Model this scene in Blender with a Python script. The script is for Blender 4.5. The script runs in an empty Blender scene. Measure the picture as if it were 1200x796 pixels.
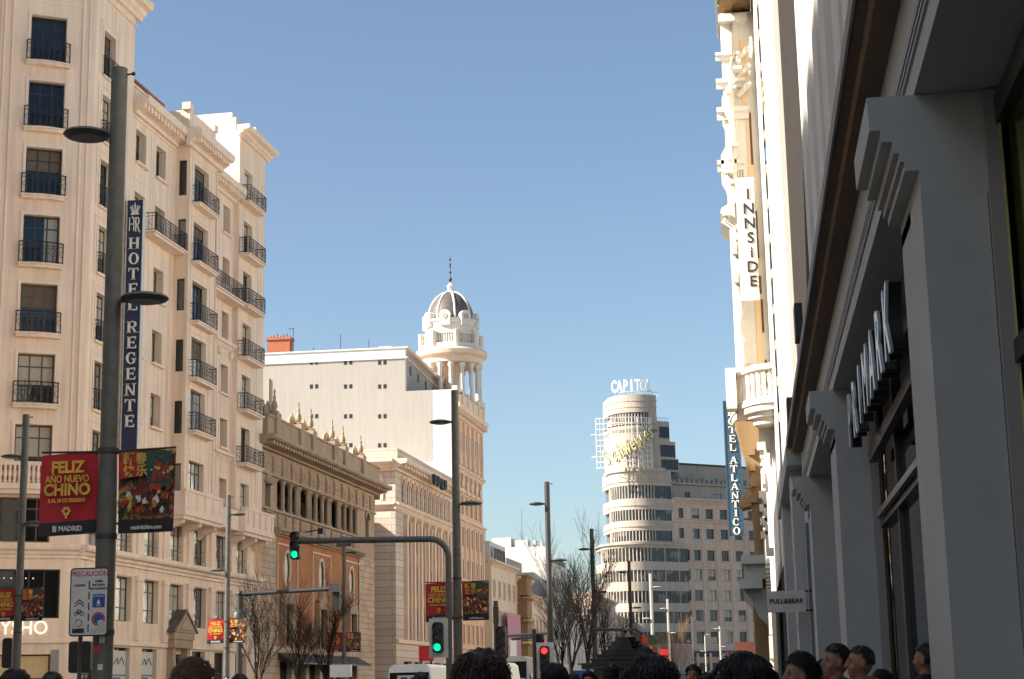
import bpy, bmesh, math, random
from mathutils import Vector, Matrix, noise
R = math.radians; PI = math.pi
random.seed(11)
S = bpy.context.scene
C = S.collection
# ------------------------------------------------------------------ camera (solved from the street's vanishing points)
F_, CX, CY, EYE = 1990.0, 600.0, 398.0, 1.55
_y = Vector((280., 407., F_)).normalized()
_u = Vector((-192., -9648., F_)).normalized()
_z = (_u - _u.dot(_y) * _y).normalized()
_x = _y.cross(_z)
MC = Matrix((_x, _y, _z))                       # camera (right, down, forward) -> world
def _ray(px, py): return MC @ Vector((px - CX, py - CY, F_))
def atY(px, py, y):
    r = _ray(px, py); t = y / r.y; return Vector((r.x * t, y, EYE + r.z * t))
def atX(px, py, x):
    r = _ray(px, py); t = x / r.x; return Vector((x, r.y * t, EYE + r.z * t))
cam_d = bpy.data.cameras.new('camera'); cam = bpy.data.objects.new('camera', cam_d); C.objects.link(cam)
right = MC @ Vector((1, 0, 0)); down = MC @ Vector((0, 1, 0)); fwd = MC @ Vector((0, 0, 1))
m = Matrix((right, -down, -fwd)).transposed().to_4x4(); m.translation = Vector((0, 0, EYE))
cam.matrix_world = m
cam_d.sensor_width = 36; cam_d.lens = 36 * F_ / 1200; cam_d.clip_start = 0.1; cam_d.clip_end = 6000
S.camera = cam

# ------------------------------------------------------------------ materials
def _nt(name):
    mt = bpy.data.materials.new(name); mt.use_nodes = True
    nt = mt.node_tree; b = nt.nodes['Principled BSDF']
    return mt, nt, b
def N(nt, t, **k):
    n = nt.nodes.new(t)
    for a, v in k.items():
        if a.startswith('i_'): n.inputs[a[2:].replace('_', ' ')].default_value = v
        else: setattr(n, a, v)
    return n
def ramp(nt, fac, stops):
    r = nt.nodes.new('ShaderNodeValToRGB'); e = r.color_ramp.elements
    while len(e) < len(stops): e.new(.5)
    for i, (p, c) in enumerate(stops): e[i].position = p; e[i].color = (*c, 1)
    nt.links.new(fac, r.inputs['Fac']); return r.outputs['Color']
def stucco(name, col, var=.1, scale=.35, rough=.85, bump=.25, streak=.0, fine=14., brick=None, mortar=None, spec=.3):
    """plaster / stone / painted surface: large soft stains, fine grain, vertical streaks, optional block joints"""
    mt, nt, b = _nt(name); L = nt.links
    g = N(nt, 'ShaderNodeNewGeometry')
    n1 = N(nt, 'ShaderNodeTexNoise', i_Scale=scale, i_Detail=6., i_Roughness=.65); L.new(g.outputs['Position'], n1.inputs['Vector'])
    n2 = N(nt, 'ShaderNodeTexNoise', i_Scale=fine, i_Detail=4., i_Roughness=.7); L.new(g.outputs['Position'], n2.inputs['Vector'])
    lo = tuple(c * (1 - var) for c in col); hi = tuple(min(1, c * (1 + var * .6)) for c in col)
    c1 = ramp(nt, n1.outputs['Fac'], [(.3, lo), (.55, col), (.75, hi)])
    mx = N(nt, 'ShaderNodeMixRGB', blend_type='MULTIPLY'); mx.inputs['Fac'].default_value = .5
    L.new(c1, mx.inputs['Color1']); L.new(ramp(nt, n2.outputs['Fac'], [(.25, (.82, .81, .8)), (.7, (1, 1, 1))]), mx.inputs['Color2'])
    out = mx.outputs['Color']
    if streak:
        mp = N(nt, 'ShaderNodeMapping'); mp.inputs['Scale'].default_value = (2.2, 2.2, .12); L.new(g.outputs['Position'], mp.inputs['Vector'])
        n3 = N(nt, 'ShaderNodeTexNoise', i_Scale=1.6, i_Detail=5.); L.new(mp.outputs['Vector'], n3.inputs['Vector'])
        m3 = N(nt, 'ShaderNodeMixRGB', blend_type='MULTIPLY'); m3.inputs['Fac'].default_value = streak
        L.new(out, m3.inputs['Color1']); L.new(ramp(nt, n3.outputs['Fac'], [(.32, (.55, .5, .45)), (.6, (1, 1, 1))]), m3.inputs['Color2']); out = m3.outputs['Color']
    h = n2.outputs['Fac']
    if brick:
        bw, bh, ms = brick
        sp = N(nt, 'ShaderNodeSeparateXYZ'); L.new(g.outputs['Position'], sp.inputs[0])
        ad = N(nt, 'ShaderNodeMath', operation='ADD'); L.new(sp.outputs['X'], ad.inputs[0]); L.new(sp.outputs['Y'], ad.inputs[1])
        cb = N(nt, 'ShaderNodeCombineXYZ'); L.new(ad.outputs[0], cb.inputs['X']); L.new(sp.outputs['Z'], cb.inputs['Y'])
        bt = N(nt, 'ShaderNodeTexBrick'); L.new(cb.outputs[0], bt.inputs['Vector'])
        bt.inputs['Scale'].default_value = 1; bt.inputs['Brick Width'].default_value = bw; bt.inputs['Row Height'].default_value = bh; bt.inputs['Mortar Size'].default_value = ms
        bt.inputs['Color1'].default_value = (1, 1, 1, 1); bt.inputs['Color2'].default_value = (.82, .8, .8, 1)
        mc = mortar or (.4, .38, .36); bt.inputs['Mortar'].default_value = (*mc, 1)
        m4 = N(nt, 'ShaderNodeMixRGB', blend_type='MULTIPLY'); m4.inputs['Fac'].default_value = 1
        L.new(out, m4.inputs['Color1']); L.new(bt.outputs['Color'], m4.inputs['Color2']); out = m4.outputs['Color']
    L.new(out, b.inputs['Base Color'])
    b.inputs['Roughness'].default_value = rough; b.inputs['Specular IOR Level'].default_value = spec
    if bump:
        bp = N(nt, 'ShaderNodeBump'); bp.inputs['Strength'].default_value = bump; bp.inputs['Distance'].default_value = .02
        L.new(h, bp.inputs['Height']); L.new(bp.outputs[0], b.inputs['Normal'])
    return mt
def paint(name, col, rough=.5, metal=0., spec=.5, var=.08, emit=None):
    mt, nt, b = _nt(name); L = nt.links
    g = N(nt, 'ShaderNodeNewGeometry'); n1 = N(nt, 'ShaderNodeTexNoise', i_Scale=6., i_Detail=5.); L.new(g.outputs['Position'], n1.inputs['Vector'])
    L.new(ramp(nt, n1.outputs['Fac'], [(.3, tuple(c * (1 - var) for c in col)), (.7, tuple(min(1, c * (1 + var)) for c in col))]), b.inputs['Base Color'])
    b.inputs['Roughness'].default_value = rough; b.inputs['Metallic'].default_value = metal; b.inputs['Specular IOR Level'].default_value = spec
    if emit: b.inputs['Emission Color'].default_value = (*col, 1); b.inputs['Emission Strength'].default_value = emit
    return mt
def glass(name, stops, bump=.02, wave=.7, rough=.03, ior=1.6):
    mt, nt, b = _nt(name); L = nt.links
    oi = N(nt, 'ShaderNodeObjectInfo'); L.new(ramp(nt, oi.outputs['Random'], stops), b.inputs['Base Color'])
    nt.nodes[-1].color_ramp.interpolation = 'CONSTANT'
    g = N(nt, 'ShaderNodeNewGeometry'); n1 = N(nt, 'ShaderNodeTexNoise', i_Scale=wave, i_Detail=2.); L.new(g.outputs['Position'], n1.inputs['Vector'])
    bp = N(nt, 'ShaderNodeBump'); bp.inputs['Strength'].default_value = 1.; bp.inputs['Distance'].default_value = bump
    L.new(n1.outputs['Fac'], bp.inputs['Height']); L.new(bp.outputs[0], b.inputs['Normal'])
    b.inputs['Roughness'].default_value = rough; b.inputs['IOR'].default_value = ior
    return mt
M = {}
M['cream'] = stucco('cream_render', (.90, .715, .555), var=.08, streak=.34)
M['cream_trim'] = stucco('cream_trim', (.92, .74, .60), var=.07, streak=.26, scale=.8)
M['white_render'] = stucco('white_render', (.66, .64, .60), var=.05, streak=.12)
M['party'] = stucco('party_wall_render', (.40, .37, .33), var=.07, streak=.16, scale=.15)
M['tan_stone'] = stucco('tan_stone', (.47, .345, .235), var=.22, streak=.3, scale=.8)
M['tan_block'] = stucco('tan_block', (.60, .455, .33), var=.16, streak=.2, scale=.8, brick=(1.1, .42, .022), mortar=(.45, .42, .4))
M['grey_block'] = stucco('pale_block', (.68, .57, .47), var=.08, streak=.15, brick=(4., .55, .03), mortar=(.55, .53, .5))
M['red_brick'] = stucco('red_brick', (.46, .20, .08), var=.15, scale=.6, brick=(.5, .16, .014), mortar=(1.2, 1.3, 1.4))
M['chimney_brick'] = stucco('chimney_brick', (.50, .17, .09), var=.15, brick=(.3, .1, .012), mortar=(.8, .8, .8))
M['orange_cream'] = stucco('orange_cream', (.80, .53, .33), var=.12, streak=.3, scale=.6)
M['ochre'] = stucco('ochre_panel', (.62, .37, .16), var=.14, streak=.25)
M['rose_stone'] = stucco('rose_stone', (.80, .62, .48), var=.1, streak=.15, scale=.8)
M['pale_yellow'] = stucco('pale_yellow', (.78, .66, .50), var=.08, streak=.2)
M['capitol'] = stucco('capitol_render', (.60, .46, .36), var=.14, streak=.35, scale=.25)
M['capitol_band'] = stucco('capitol_band', (.46, .40, .34), var=.12, streak=.4, scale=.4)
M['grey_stone'] = stucco('grey_stone', (.31, .30, .29), var=.07, scale=1.6, fine=30, streak=.1)
M['pier_stone'] = stucco('pier_stone', (.41, .425, .42), var=.08, scale=1.5, fine=40, bump=.15)
M['dark_stone_and_shade'] = stucco('dark_stone_and_shade', (.036, .029, .024), var=.15, fine=30, streak=.3)  # near-black; also carries the shade of a strip above the shop canopy
M['hotel_white'] = stucco('hotel_white', (.72, .68, .61), var=.05, streak=.12)
M['hotel_reveal_shade'] = stucco('hotel_reveal_shade', (.80, .58, .33), var=.08, streak=.2)  # yellow that carries the shade of the ornate hotel's reveal
M['brown_stone_and_shade'] = stucco('brown_stone_and_shade', (.34, .22, .11), var=.2, streak=.4)  # also carries the shade under the ornate hotel's balconies
M['slate'] = stucco('slate', (.13, .105, .10), var=.25, scale=2., rough=.5)
M['roof_tile'] = stucco('roof_tile', (.34, .17, .11), var=.3, scale=3.)
M['iron'] = paint('black_iron', (.018, .018, .02), .45)
M['frame_dark'] = paint('dark_frame', (.025, .022, .02), .4)
M['frame_brown'] = paint('brown_wood_frame', (.10, .045, .022), .4)
M['frame_grey'] = paint('grey_frame', (.10, .11, .12), .4)
M['pole'] = paint('grey_green_pole', (.085, .085, .075), .5, var=.2)
M['pole_dark'] = paint('dark_pole', (.03, .032, .034), .5)
M['pole_pale'] = paint('pale_pole', (.42, .40, .37), .5)
M['black'] = paint('black_plastic', (.012, .012, .013), .45)
M['steel'] = paint('brushed_steel', (.66, .73, .80), .32, metal=.5)
M['red'] = paint('banner_red', (.40, .006, .012), .6, var=.12)
M['gold'] = paint('gold_print', (.62, .40, .05), .6, var=.25)
M['banner_black'] = paint('banner_black', (.012, .013, .016), .6)
M['white'] = paint('white_paint', (.80, .80, .78), .5)
M['off_white'] = paint('off_white', (.55, .54, .51), .6)
M['navy'] = paint('navy_sign', (.008, .022, .07), .35)
M['blue'] = paint('blue_sign', (.022, .062, .11), .4)
M['sign_letter'] = paint('sign_letter', (.75, .72, .64), .5)
M['sign_blue'] = paint('roadsign_blue', (.01, .07, .28), .4)
M['sign_red'] = paint('roadsign_red', (.5, .02, .03), .4)
M['aluminium'] = paint('aluminium', (.5, .5, .52), .35, metal=.7)
M['salmon'] = paint('salmon_panel', (.72, .26, .17), .6)
M['pink'] = paint('pink_hoarding', (.52, .20, .30), .6)
M['asphalt'] = stucco('asphalt', (.05, .05, .052), var=.2, fine=60, rough=.9)
M['paving'] = stucco('granite_paving', (.24, .235, .22), var=.12, fine=40, brick=(.6, .4, .01), mortar=(.6, .6, .6))
M['kerb'] = stucco('kerb_stone', (.3, .3, .29), var=.1, fine=40)
M['bark'] = stucco('bark', (.015, .012, .010), var=.4, scale=5., fine=50)
M['bark_brown'] = stucco('brown_twigs', (.24, .13, .06), var=.3, scale=5.)
M['glass'] = glass('window_glass', [(0, (.012, .02, .03)), (.35, (.03, .035, .04)), (.6, (.16, .14, .115)), (.72, (.015, .02, .02)), (.88, (.26, .23, .19))])
M['glass_blue'] = glass('blue_window_glass', [(0, (.008, .016, .03)), (.5, (.012, .025, .045)), (.8, (.02, .03, .04))], bump=.01, ior=1.45)
M['glass_shop'] = glass('shop_glass', [(0, (.008, .009, .010)), (.6, (.011, .010, .008))], bump=.006, wave=.3, ior=1.38)
M['glass_pale'] = glass('curtain_reflection_glass', [(0, (.42, .38, .31)), (.35, (.10, .10, .10)), (.6, (.30, .29, .25)), (.8, (.05, .06, .07))], bump=.02)
M['glass_reflect'] = glass('wavy_glass', [(0, (.42, .42, .34)), (.25, (.12, .125, .10)), (.45, (.50, .50, .42)), (.85, (.2, .2, .17))], bump=.05, wave=1.2, ior=2.0)  # pale stops stand in for bright reflections of the facades opposite
M['glass_olive'] = glass('olive_glass', [(0, (.05, .052, .014))], bump=.004, wave=.2, rough=.12, ior=1.4)
M['lens_green'] = paint('lit_green_lens', (.0, .75, .18), .3, emit=1.6)
M['lens_red'] = paint('lit_red_lens', (.9, .02, .02), .3, emit=1.6)
M['lens_off'] = paint('dark_lens', (.05, .008, .008), .25)
M['lit_interior'] = paint('lit_interior', (.35, .25, .12), .6, emit=.15)
M['lit_letter'] = paint('lit_letter', (.85, .80, .66), .5, emit=.35)
M['blind'] = paint('pale_blind', (.42, .38, .31), .8)
M['blind_dark'] = paint('brown_blind', (.13, .10, .07), .8)
M['curtain'] = paint('net_curtain', (.36, .35, .33), .9)
M['skin'] = paint('skin', (.24, .115, .065), .5, var=.1)
M['hair_black'] = paint('black_hair', (.006, .005, .005), .45, var=.3)
M['hair_brown'] = paint('brown_hair', (.035, .014, .007), .45, var=.3)
M['hair_curly'] = paint('light_brown_hair', (.14, .075, .035), .5, var=.3)
M['coat_black'] = paint('black_coat', (.010, .010, .012), .85)
M['coat_navy'] = paint('navy_coat', (.015, .022, .045), .85)
M['coat_mustard'] = paint('mustard_coat', (.16, .085, .012), .9)
M['coat_grey'] = paint('grey_coat', (.10, .10, .11), .85)
M['coat_blue'] = paint('pale_blue_shirt', (.30, .36, .46), .85)
M['coat_red'] = paint('dark_red_coat', (.18, .02, .02), .85)
M['denim'] = paint('denim', (.025, .035, .06), .85)
M['shoe'] = paint('shoe_leather', (.02, .018, .016), .5)

# ------------------------------------------------------------------ object helpers
def tag(o, label, cat, group=None, kind=None):
    if label: o['label'] = label
    if cat: o['category'] = cat
    if group: o['group'] = group
    if kind: o['kind'] = kind
    return o
def thing(name, loc, label, cat, group=None, rz=0):
    o = bpy.data.objects.new(name, None); C.objects.link(o); o.location = loc; o.rotation_euler = (0, 0, rz)
    o.empty_display_size = .3
    return tag(o, label, cat, group)
class Fr:
    """front elevation frame: x to the right, y into the building, z up"""
    def __init__(s, x=0, y=0, th=0, z=0):
        s.o = Vector((x, y, z)); s.th = th
        s.mx = Matrix.Translation(s.o) @ Matrix.Rotation(th, 4, 'Z')
    def __call__(s, x, y, z): return s.mx @ Vector((x, y, z))
ID = Fr()
class MB:
    def __init__(s, fr=ID): s.v = []; s.f = []; s.fr = fr; s.sm = False
    def quad(s, pts):
        n = len(s.v); s.v += [s.fr(*p) for p in pts]; s.f.append(tuple(range(n, n + len(pts)))); return s
    def box(s, x0, x1, y0, y1, z0, z1):
        n = len(s.v)
        s.v += [s.fr(x, y, z) for z in (z0, z1) for x, y in ((x0, y0), (x1, y0), (x1, y1), (x0, y1))]
        s.f += [tuple(n + i for i in q) for q in ((3, 2, 1, 0), (4, 5, 6, 7), (0, 1, 5, 4), (1, 2, 6, 5), (2, 3, 7, 6), (3, 0, 4, 7))]
        return s
    def prism(s, prof, x0, x1, taper=0):
        """profile of (y, z) swept along x, with end caps"""
        n = len(s.v); k = len(prof)
        s.v += [s.fr(x0, y, z) for y, z in prof] + [s.fr(x1, y, z) for y, z in prof]
        for i in range(k): j = (i + 1) % k; s.f.append((n + i, n + j, n + k + j, n + k + i))
        s.f += [tuple(n + i for i in range(k - 1, -1, -1)), tuple(n + k + i for i in range(k))]
        return s
    def plate(s, prof, y0, y1):
        """outline of (x, z) extruded along y"""
        n = len(s.v); k = len(prof)
        s.v += [s.fr(x, y0, z) for x, z in prof] + [s.fr(x, y1, z) for x, z in prof]
        for i in range(k): j = (i + 1) % k; s.f.append((n + i, n + j, n + k + j, n + k + i))
        s.f += [tuple(n + i for i in range(k - 1, -1, -1)), tuple(n + k + i for i in range(k))]
        return s
    def slab(s, outl, z0, z1):
        """outline of (x, y) extruded along z"""
        n = len(s.v); k = len(outl)
        s.v += [s.fr(x, y, z0) for x, y in outl] + [s.fr(x, y, z1) for x, y in outl]
        for i in range(k): j = (i + 1) % k; s.f.append((n + i, n + j, n + k + j, n + k + i))
        s.f += [tuple(n + i for i in range(k - 1, -1, -1)), tuple(n + k + i for i in range(k))]
        return s
    def lathe(s, cx, cy, prof, seg=24, a0=0, a1=2 * PI):
        full = abs(a1 - a0 - 2 * PI) < 1e-6; n = len(s.v); m_ = seg if full else seg + 1
        for r, z in prof:
            for i in range(m_):
                a = a0 + (a1 - a0) * i / seg; s.v.append(s.fr(cx + r * math.cos(a), cy + r * math.sin(a), z))
        for k in range(len(prof) - 1):
            for i in range(seg):
                j = (i + 1) % m_; s.f.append((n + k * m_ + i, n + k * m_ + j, n + (k + 1) * m_ + j, n + (k + 1) * m_ + i))
        return s
    def cyl(s, cx, cy, z0, z1, r, seg=16, r2=None):
        r2 = r if r2 is None else r2
        return s.lathe(cx, cy, [(0.001, z0), (r, z0), (r2, z1), (0.001, z1)], seg)
    def tube(s, p, q, r, r2=None, seg=8):
        """between two points of the frame"""
        r2 = r if r2 is None else r2
        p = s.fr(*p); q = s.fr(*q); d = (q - p)
        if d.length < 1e-6: return s
        d.normalize(); a = d.orthogonal().normalized(); b = d.cross(a); n = len(s.v)
        for c, rr in ((p, r), (q, r2)):
            for i in range(seg): t = 2 * PI * i / seg; s.v.append(c + rr * (a * math.cos(t) + b * math.sin(t)))
        for i in range(seg): j = (i + 1) % seg; s.f.append((n + i, n + j, n + seg + j, n + seg + i))
        s.f += [tuple(n + i for i in range(seg - 1, -1, -1)), tuple(n + seg + i for i in range(seg))]
        return s
    def path(s, pts, r, seg=8):
        for a, b in zip(pts, pts[1:]): s.tube(a, b, r, seg=seg)
        return s
    def sphere(s, c, r, seg=10, rings=7, sc=(1, 1, 1)):
        n = len(s.v)
        for i in range(rings + 1):
            t = PI * i / rings
            for j in range(seg):
                p = 2 * PI * j / seg; s.v.append(s.fr(c[0] + r * sc[0] * math.sin(t) * math.cos(p), c[1] + r * sc[1] * math.sin(t) * math.sin(p), c[2] + r * sc[2] * math.cos(t)))
        for i in range(rings):
            for j in range(seg):
                k = (j + 1) % seg; s.f.append((n + i * seg + j, n + (i + 1) * seg + j, n + (i + 1) * seg + k, n + i * seg + k))
        return s
    def mesh(s, name, mat, off=Vector((0, 0, 0)), smooth=None, weld=False):
        me = bpy.data.meshes.new(name); me.from_pydata([v - off for v in s.v], [], s.f)
        if weld:
            bm = bmesh.new(); bm.from_mesh(me); bmesh.ops.remove_doubles(bm, verts=bm.verts, dist=1e-4)
            bmesh.ops.recalc_face_normals(bm, faces=bm.faces); bm.to_mesh(me); bm.free()
        else:
            bm = bmesh.new(); bm.from_mesh(me); bmesh.ops.recalc_face_normals(bm, faces=bm.faces); bm.to_mesh(me); bm.free()
        if smooth is not None:
            for p in me.polygons: p.use_smooth = True
            me.set_sharp_from_angle(angle=R(smooth))
        me.materials.append(mat); return me
    def build(s, name, mat, parent=None, smooth=None, weld=False):
        off = wloc(parent) if parent else Vector((0, 0, 0))
        o = bpy.data.objects.new(name, s.mesh(name, mat, off, smooth, weld)); C.objects.link(o)
        if parent: o.parent = parent
        return o
def wloc(o):
    v = Vector((0, 0, 0))
    while o is not None: v = v + Vector(o.location); o = o.parent
    return v
def put(name, me, fr, x, y, z, parent, rz=0):
    """a shared mesh set at a place of a facade frame, as a child"""
    o = bpy.data.objects.new(name, me); C.objects.link(o); o.parent = parent
    o.location = fr(x, y, z) - wloc(parent); o.rotation_euler = (0, 0, fr.th + rz); return o
def sub(name, me, parent):
    o = bpy.data.objects.new(name, me); C.objects.link(o); o.parent = parent; return o
def text(name, s, size, ext, mat, fr, x, y, z, parent, bold=0., sx=1., align='CENTER', tilt=0., spacing=1., shear=0.):
    cu = bpy.data.curves.new(name, 'FONT'); cu.body = s; cu.size = size; cu.extrude = ext; cu.offset = bold
    cu.align_x = align; cu.align_y = 'CENTER'; cu.resolution_u = 3; cu.space_character = spacing; cu.shear = shear
    t = bpy.data.objects.new(name, cu); C.objects.link(t); bpy.context.view_layer.update()
    me = bpy.data.meshes.new_from_object(t.evaluated_get(bpy.context.evaluated_depsgraph_get()))
    bpy.data.objects.remove(t); bpy.data.curves.remove(cu)
    me.materials.clear(); me.materials.append(mat)
    T = Matrix.Translation(fr(x, y, z) - (wloc(parent) if parent else Vector((0, 0, 0)))) @ Matrix.Rotation(fr.th, 4, 'Z') @ Matrix.Rotation(tilt, 4, 'Y') @ Matrix.Rotation(PI / 2, 4, 'X') @ Matrix.Diagonal((sx, 1, 1, 1))
    me.transform(T); me.name = name
    o = bpy.data.objects.new(name, me); C.objects.link(o)
    if parent: o.parent = parent
    return o

# ------------------------------------------------------------------ facade helpers
def wall(mb, x0, x1, z0, z1, ops, depth=.3, y=0.):
    """a wall sheet with real openings and reveals; ops = [(x0, x1, z0, z1)]"""
    ops = [o for o in ops if o[1] > x0 and o[0] < x1 and o[3] > z0 and o[2] < z1]
    xs = sorted({x0, x1, *[max(x0, min(x1, v)) for o in ops for v in o[:2]]}); zs = sorted({z0, z1, *[max(z0, min(z1, v)) for o in ops for v in o[2:]]})
    for a, b in zip(xs, xs[1:]):
        run = None
        for c, d in zip(zs, zs[1:]):
            mx_, mz = (a + b) / 2, (c + d) / 2
            if any(o[0] < mx_ < o[1] and o[2] < mz < o[3] for o in ops):
                if run: mb.quad([(a, y, run[0]), (b, y, run[0]), (b, y, run[1]), (a, y, run[1])]); run = None
            else: run = (run[0], d) if run else (c, d)
        if run: mb.quad([(a, y, run[0]), (b, y, run[0]), (b, y, run[1]), (a, y, run[1])])
    for a, b, c, d in ops:
        e = y + depth
        mb.quad([(a, y, c), (a, e, c), (a, e, d), (a, y, d)]); mb.quad([(b, y, c), (b, y, d), (b, e, d), (b, e, c)])
        mb.quad([(a, y, d), (a, e, d), (b, e, d), (b, y, d)]); mb.quad([(a, y, c), (b, y, c), (b, e, c), (a, e, c)])
_wc = {}
_rb = random.Random(4)
def window(fr, x0, x1, z0, z1, y, parent, style='french', frame='frame_dark', gl='glass', name='window'):
    w, h = round(x1 - x0, 2), round(z1 - z0, 2); key = (w, h, style, frame, gl)
    if key not in _wc:
        a = MB(); t = .07; d = .07
        a.box(0, t, 0, d, 0, h).box(w - t, w, 0, d, 0, h).box(t, w - t, 0, d, 0, t).box(t, w - t, 0, d, h - t, h)
        if style == 'french':
            n = max(2, round(w / .55)); tr = h * .74
            a.box(t, w - t, .01, d, tr, tr + .07)
            for i in range(1, n): a.box(w * i / n - .035, w * i / n + .035, .012, d, t, h - t)
            for i in range(n): a.box(w * i / n + .03, w * (i + 1) / n - .03, .02, d - .01, h * .36, h * .36 + .03)
        elif style == 'tall':
            a.box(w * .33 - .03, w * .33 + .03, .01, d, t, h - t).box(w * .67 - .03, w * .67 + .03, .01, d, t, h - t)
            a.box(t, w - t, .012, d, h * .72, h * .72 + .05).box(t, w - t, .012, d, h * .3, h * .3 + .05)
        elif style == 'sash':
            a.box(w / 2 - .03, w / 2 + .03, .01, d, t, h - t)
            if h > 1.2: a.box(t, w - t, .012, d, h * .68, h * .68 + .05)
        elif style == 'strip':
            n = max(2, round(w / .75))
            for i in range(1, n): a.box(w * i / n - .03, w * i / n + .03, .01, d, t, h - t)
        b = MB().quad([(.02, .04, .02), (w - .02, .04, .02), (w - .02, .04, h - .02), (.02, .04, h - .02)])
        _wc[key] = (a.mesh('window', M[frame]), b.mesh('pane', M[gl]))
    f, g = _wc[key]
    o = put(name, f, fr, x0, y, z0, parent); sub('pane', g, o)
    if style in ('french', 'sash', 'tall') and gl in ('glass', 'glass_blue', 'glass_pale', 'glass_reflect') and w < 2.6:
        q = _rb.random()
        if q < .38:
            k_ = (w, h, 'blind', round(q * 8))
            if k_ not in _wc:
                drop = h * (.22 + .5 * ((k_[3] * 37) % 10) / 10); _wc[k_] = MB().box(.08, w - .08, .022, .036, h - .08 - drop, h - .08).mesh('blind', M['blind' if k_[3] % 2 else 'blind_dark'])
            sub('blind', _wc[k_], o)
        elif q < .6:
            k_ = (w, h, 'curtain', round(q * 20))
            if k_ not in _wc:
                m2 = MB(); a_ = .08 + .0; b_ = a_ + w * (.16 + .1 * (k_[3] % 3)); m2.box(a_, b_, .024, .036, .08, h - .08)
                if k_[3] % 2: m2 = MB().box(w - b_, w - a_, .024, .036, .08, h - .08)
                _wc[k_] = m2.mesh('curtain', M['curtain'])
            sub('curtain', _wc[k_], o)
    return o
_bc = {}
def balcony(fr, x0, x1, z, y, dep, parent, slab='cream_trim', rail_h=.95, bow=0., plain=False, th=.2, bars=.17):
    w = round(x1 - x0, 2); key = (w, dep, slab, rail_h, bow, plain)
    if key not in _bc:
        n = max(8, int(w / .3)) if bow else 1
        def edge(t): return -(dep + bow * math.sin(PI * t))
        out = [(0, .0)] + [(w * i / n, edge(i / n)) for i in range(n + 1)] + [(w, .0)]
        sl = MB()
        if not plain:
            cx = w / 2
            inn = [(cx + (x - cx) * .95, yy * .86) for x, yy in out]
            sl.slab(out, -.08, 0).slab(inn, -th, -.082)
        r = MB(); off = .05; pts = [(off, 0), (off, edge(0) + off)] + [(max(off, min(w - off, w * i / n)), edge(i / n) + off) for i in range(1, n)] + [(w - off, edge(1) + off), (w - off, 0)]
        for p, q in zip(pts, pts[1:]):
            for zz, rr in ((.08, .018), (rail_h, .028), (rail_h * .82, .014)): r.tube((p[0], p[1], zz), (q[0], q[1], zz), rr, seg=5)
            L_ = math.hypot(q[0] - p[0], q[1] - p[1]); k = max(1, int(L_ / bars))
            for i in range(k + 1):
                t = i / k; x_, y_ = p[0] + (q[0] - p[0]) * t, p[1] + (q[1] - p[1]) * t
                r.tube((x_, y_, 0.0), (x_, y_, rail_h), .013 if i % 4 else .022, seg=4)
                if i < k and i % 2 == 0:
                    t2 = (i + .5) / k; r.tube((x_, y_, rail_h * .5), (p[0] + (q[0] - p[0]) * (i + 1) / k, p[1] + (q[1] - p[1]) * (i + 1) / k, rail_h * .7), .012, seg=3)
                    r.tube((x_, y_, rail_h * .5), (p[0] + (q[0] - p[0]) * (i + 1) / k, p[1] + (q[1] - p[1]) * (i + 1) / k, rail_h * .3), .012, seg=3)
        _bc[key] = (None if plain else sl.mesh('balcony', M[slab]), r.mesh('railing', M['iron']))
    a, b = _bc[key]
    if a is None: return put('railing', b, fr, x0, y, z, parent)
    o = put('balcony', a, fr, x0, y, z, parent); sub('railing', b, o); return o
def cornice(mb, x0, x1, z0, z1, dep, y=0., dent=0., dmb=None, ends=True):
    h = z1 - z0
    prof = [(y + .05, z0), (y - dep * .22, z0), (y - dep * .22, z0 + h * .18), (y - dep * .45, z0 + h * .3), (y - dep * .5, z0 + h * .5), (y - dep * .9, z0 + h * .58), (y - dep, z0 + h * .72), (y - dep, z0 + h * .95), (y - dep * .95, z1), (y + .05, z1)]
    e = dep if ends else 0
    mb.prism(prof, x0 - e * .6, x1 + e * .6)
    if dent:
        k = int((x1 - x0) / dent)
        for i in range(k + 1):
            x = x0 + (x1 - x0) * i / k; mb.box(x - dent * .26, x + dent * .26, y - dep * .8, y - dep * .2, z0 + h * .22, z0 + h * .5)
def sill(mb, x0, x1, z, y=0., d=.14, h=.12): mb.box(x0 - .12, x1 + .12, y - d, y + .02, z - h, z - .002)
def surround(mb, x0, x1, z0, z1, y=0., t=.14, d=.05):
    mb.box(x0 - t, x0 - .004, y - d, y + .01, z0, z1 + t).box(x1 + .004, x1 + t, y - d, y + .01, z0, z1 + t).box(x0 - .004, x1 + .004, y - d, y + .01, z1 + .004, z1 + t)
def baluster_row(mb, x0, x1, z0, z1, y, step=.28, r=.075, seg=7):
    h = z1 - z0; k = max(1, int((x1 - x0) / step))
    for i in range(k):
        x = x0 + (x1 - x0) * (i + .5) / k
        mb.lathe(x, y, [(r * .7, z0), (r, z0 + h * .1), (r * .5, z0 + h * .2), (r * 1.1, z0 + h * .42), (r * .55, z0 + h * .75), (r * .9, z0 + h * .9), (r * .7, z1)], seg)
# ================================================================== left side of the street
TL = R(87.5)
FL = Fr(-30, 80, TL, -.1)                         # the long left building line; x = along the street
def offs(fr, x=0, y=0, th=0): p = fr(x, y, 0); return Fr(p.x, p.y, fr.th + th, p.z)
hotel = thing('corner_building', (-30, 80, 0), 'tall cream corner building with iron balconies and a rounded cornice, behind the hotel sign', 'building')
FC = offs(FL, -5.2, 0, -R(57.5))                   # corner face; its right edge is x = 0
FN = offs(FC, -4.35, 0, -R(22))                    # next facet round the corner
TOP = [34.1 - 3.33 * k for k in range(7)]
W = MB(); T = MB()
H1 = 37.0
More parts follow.
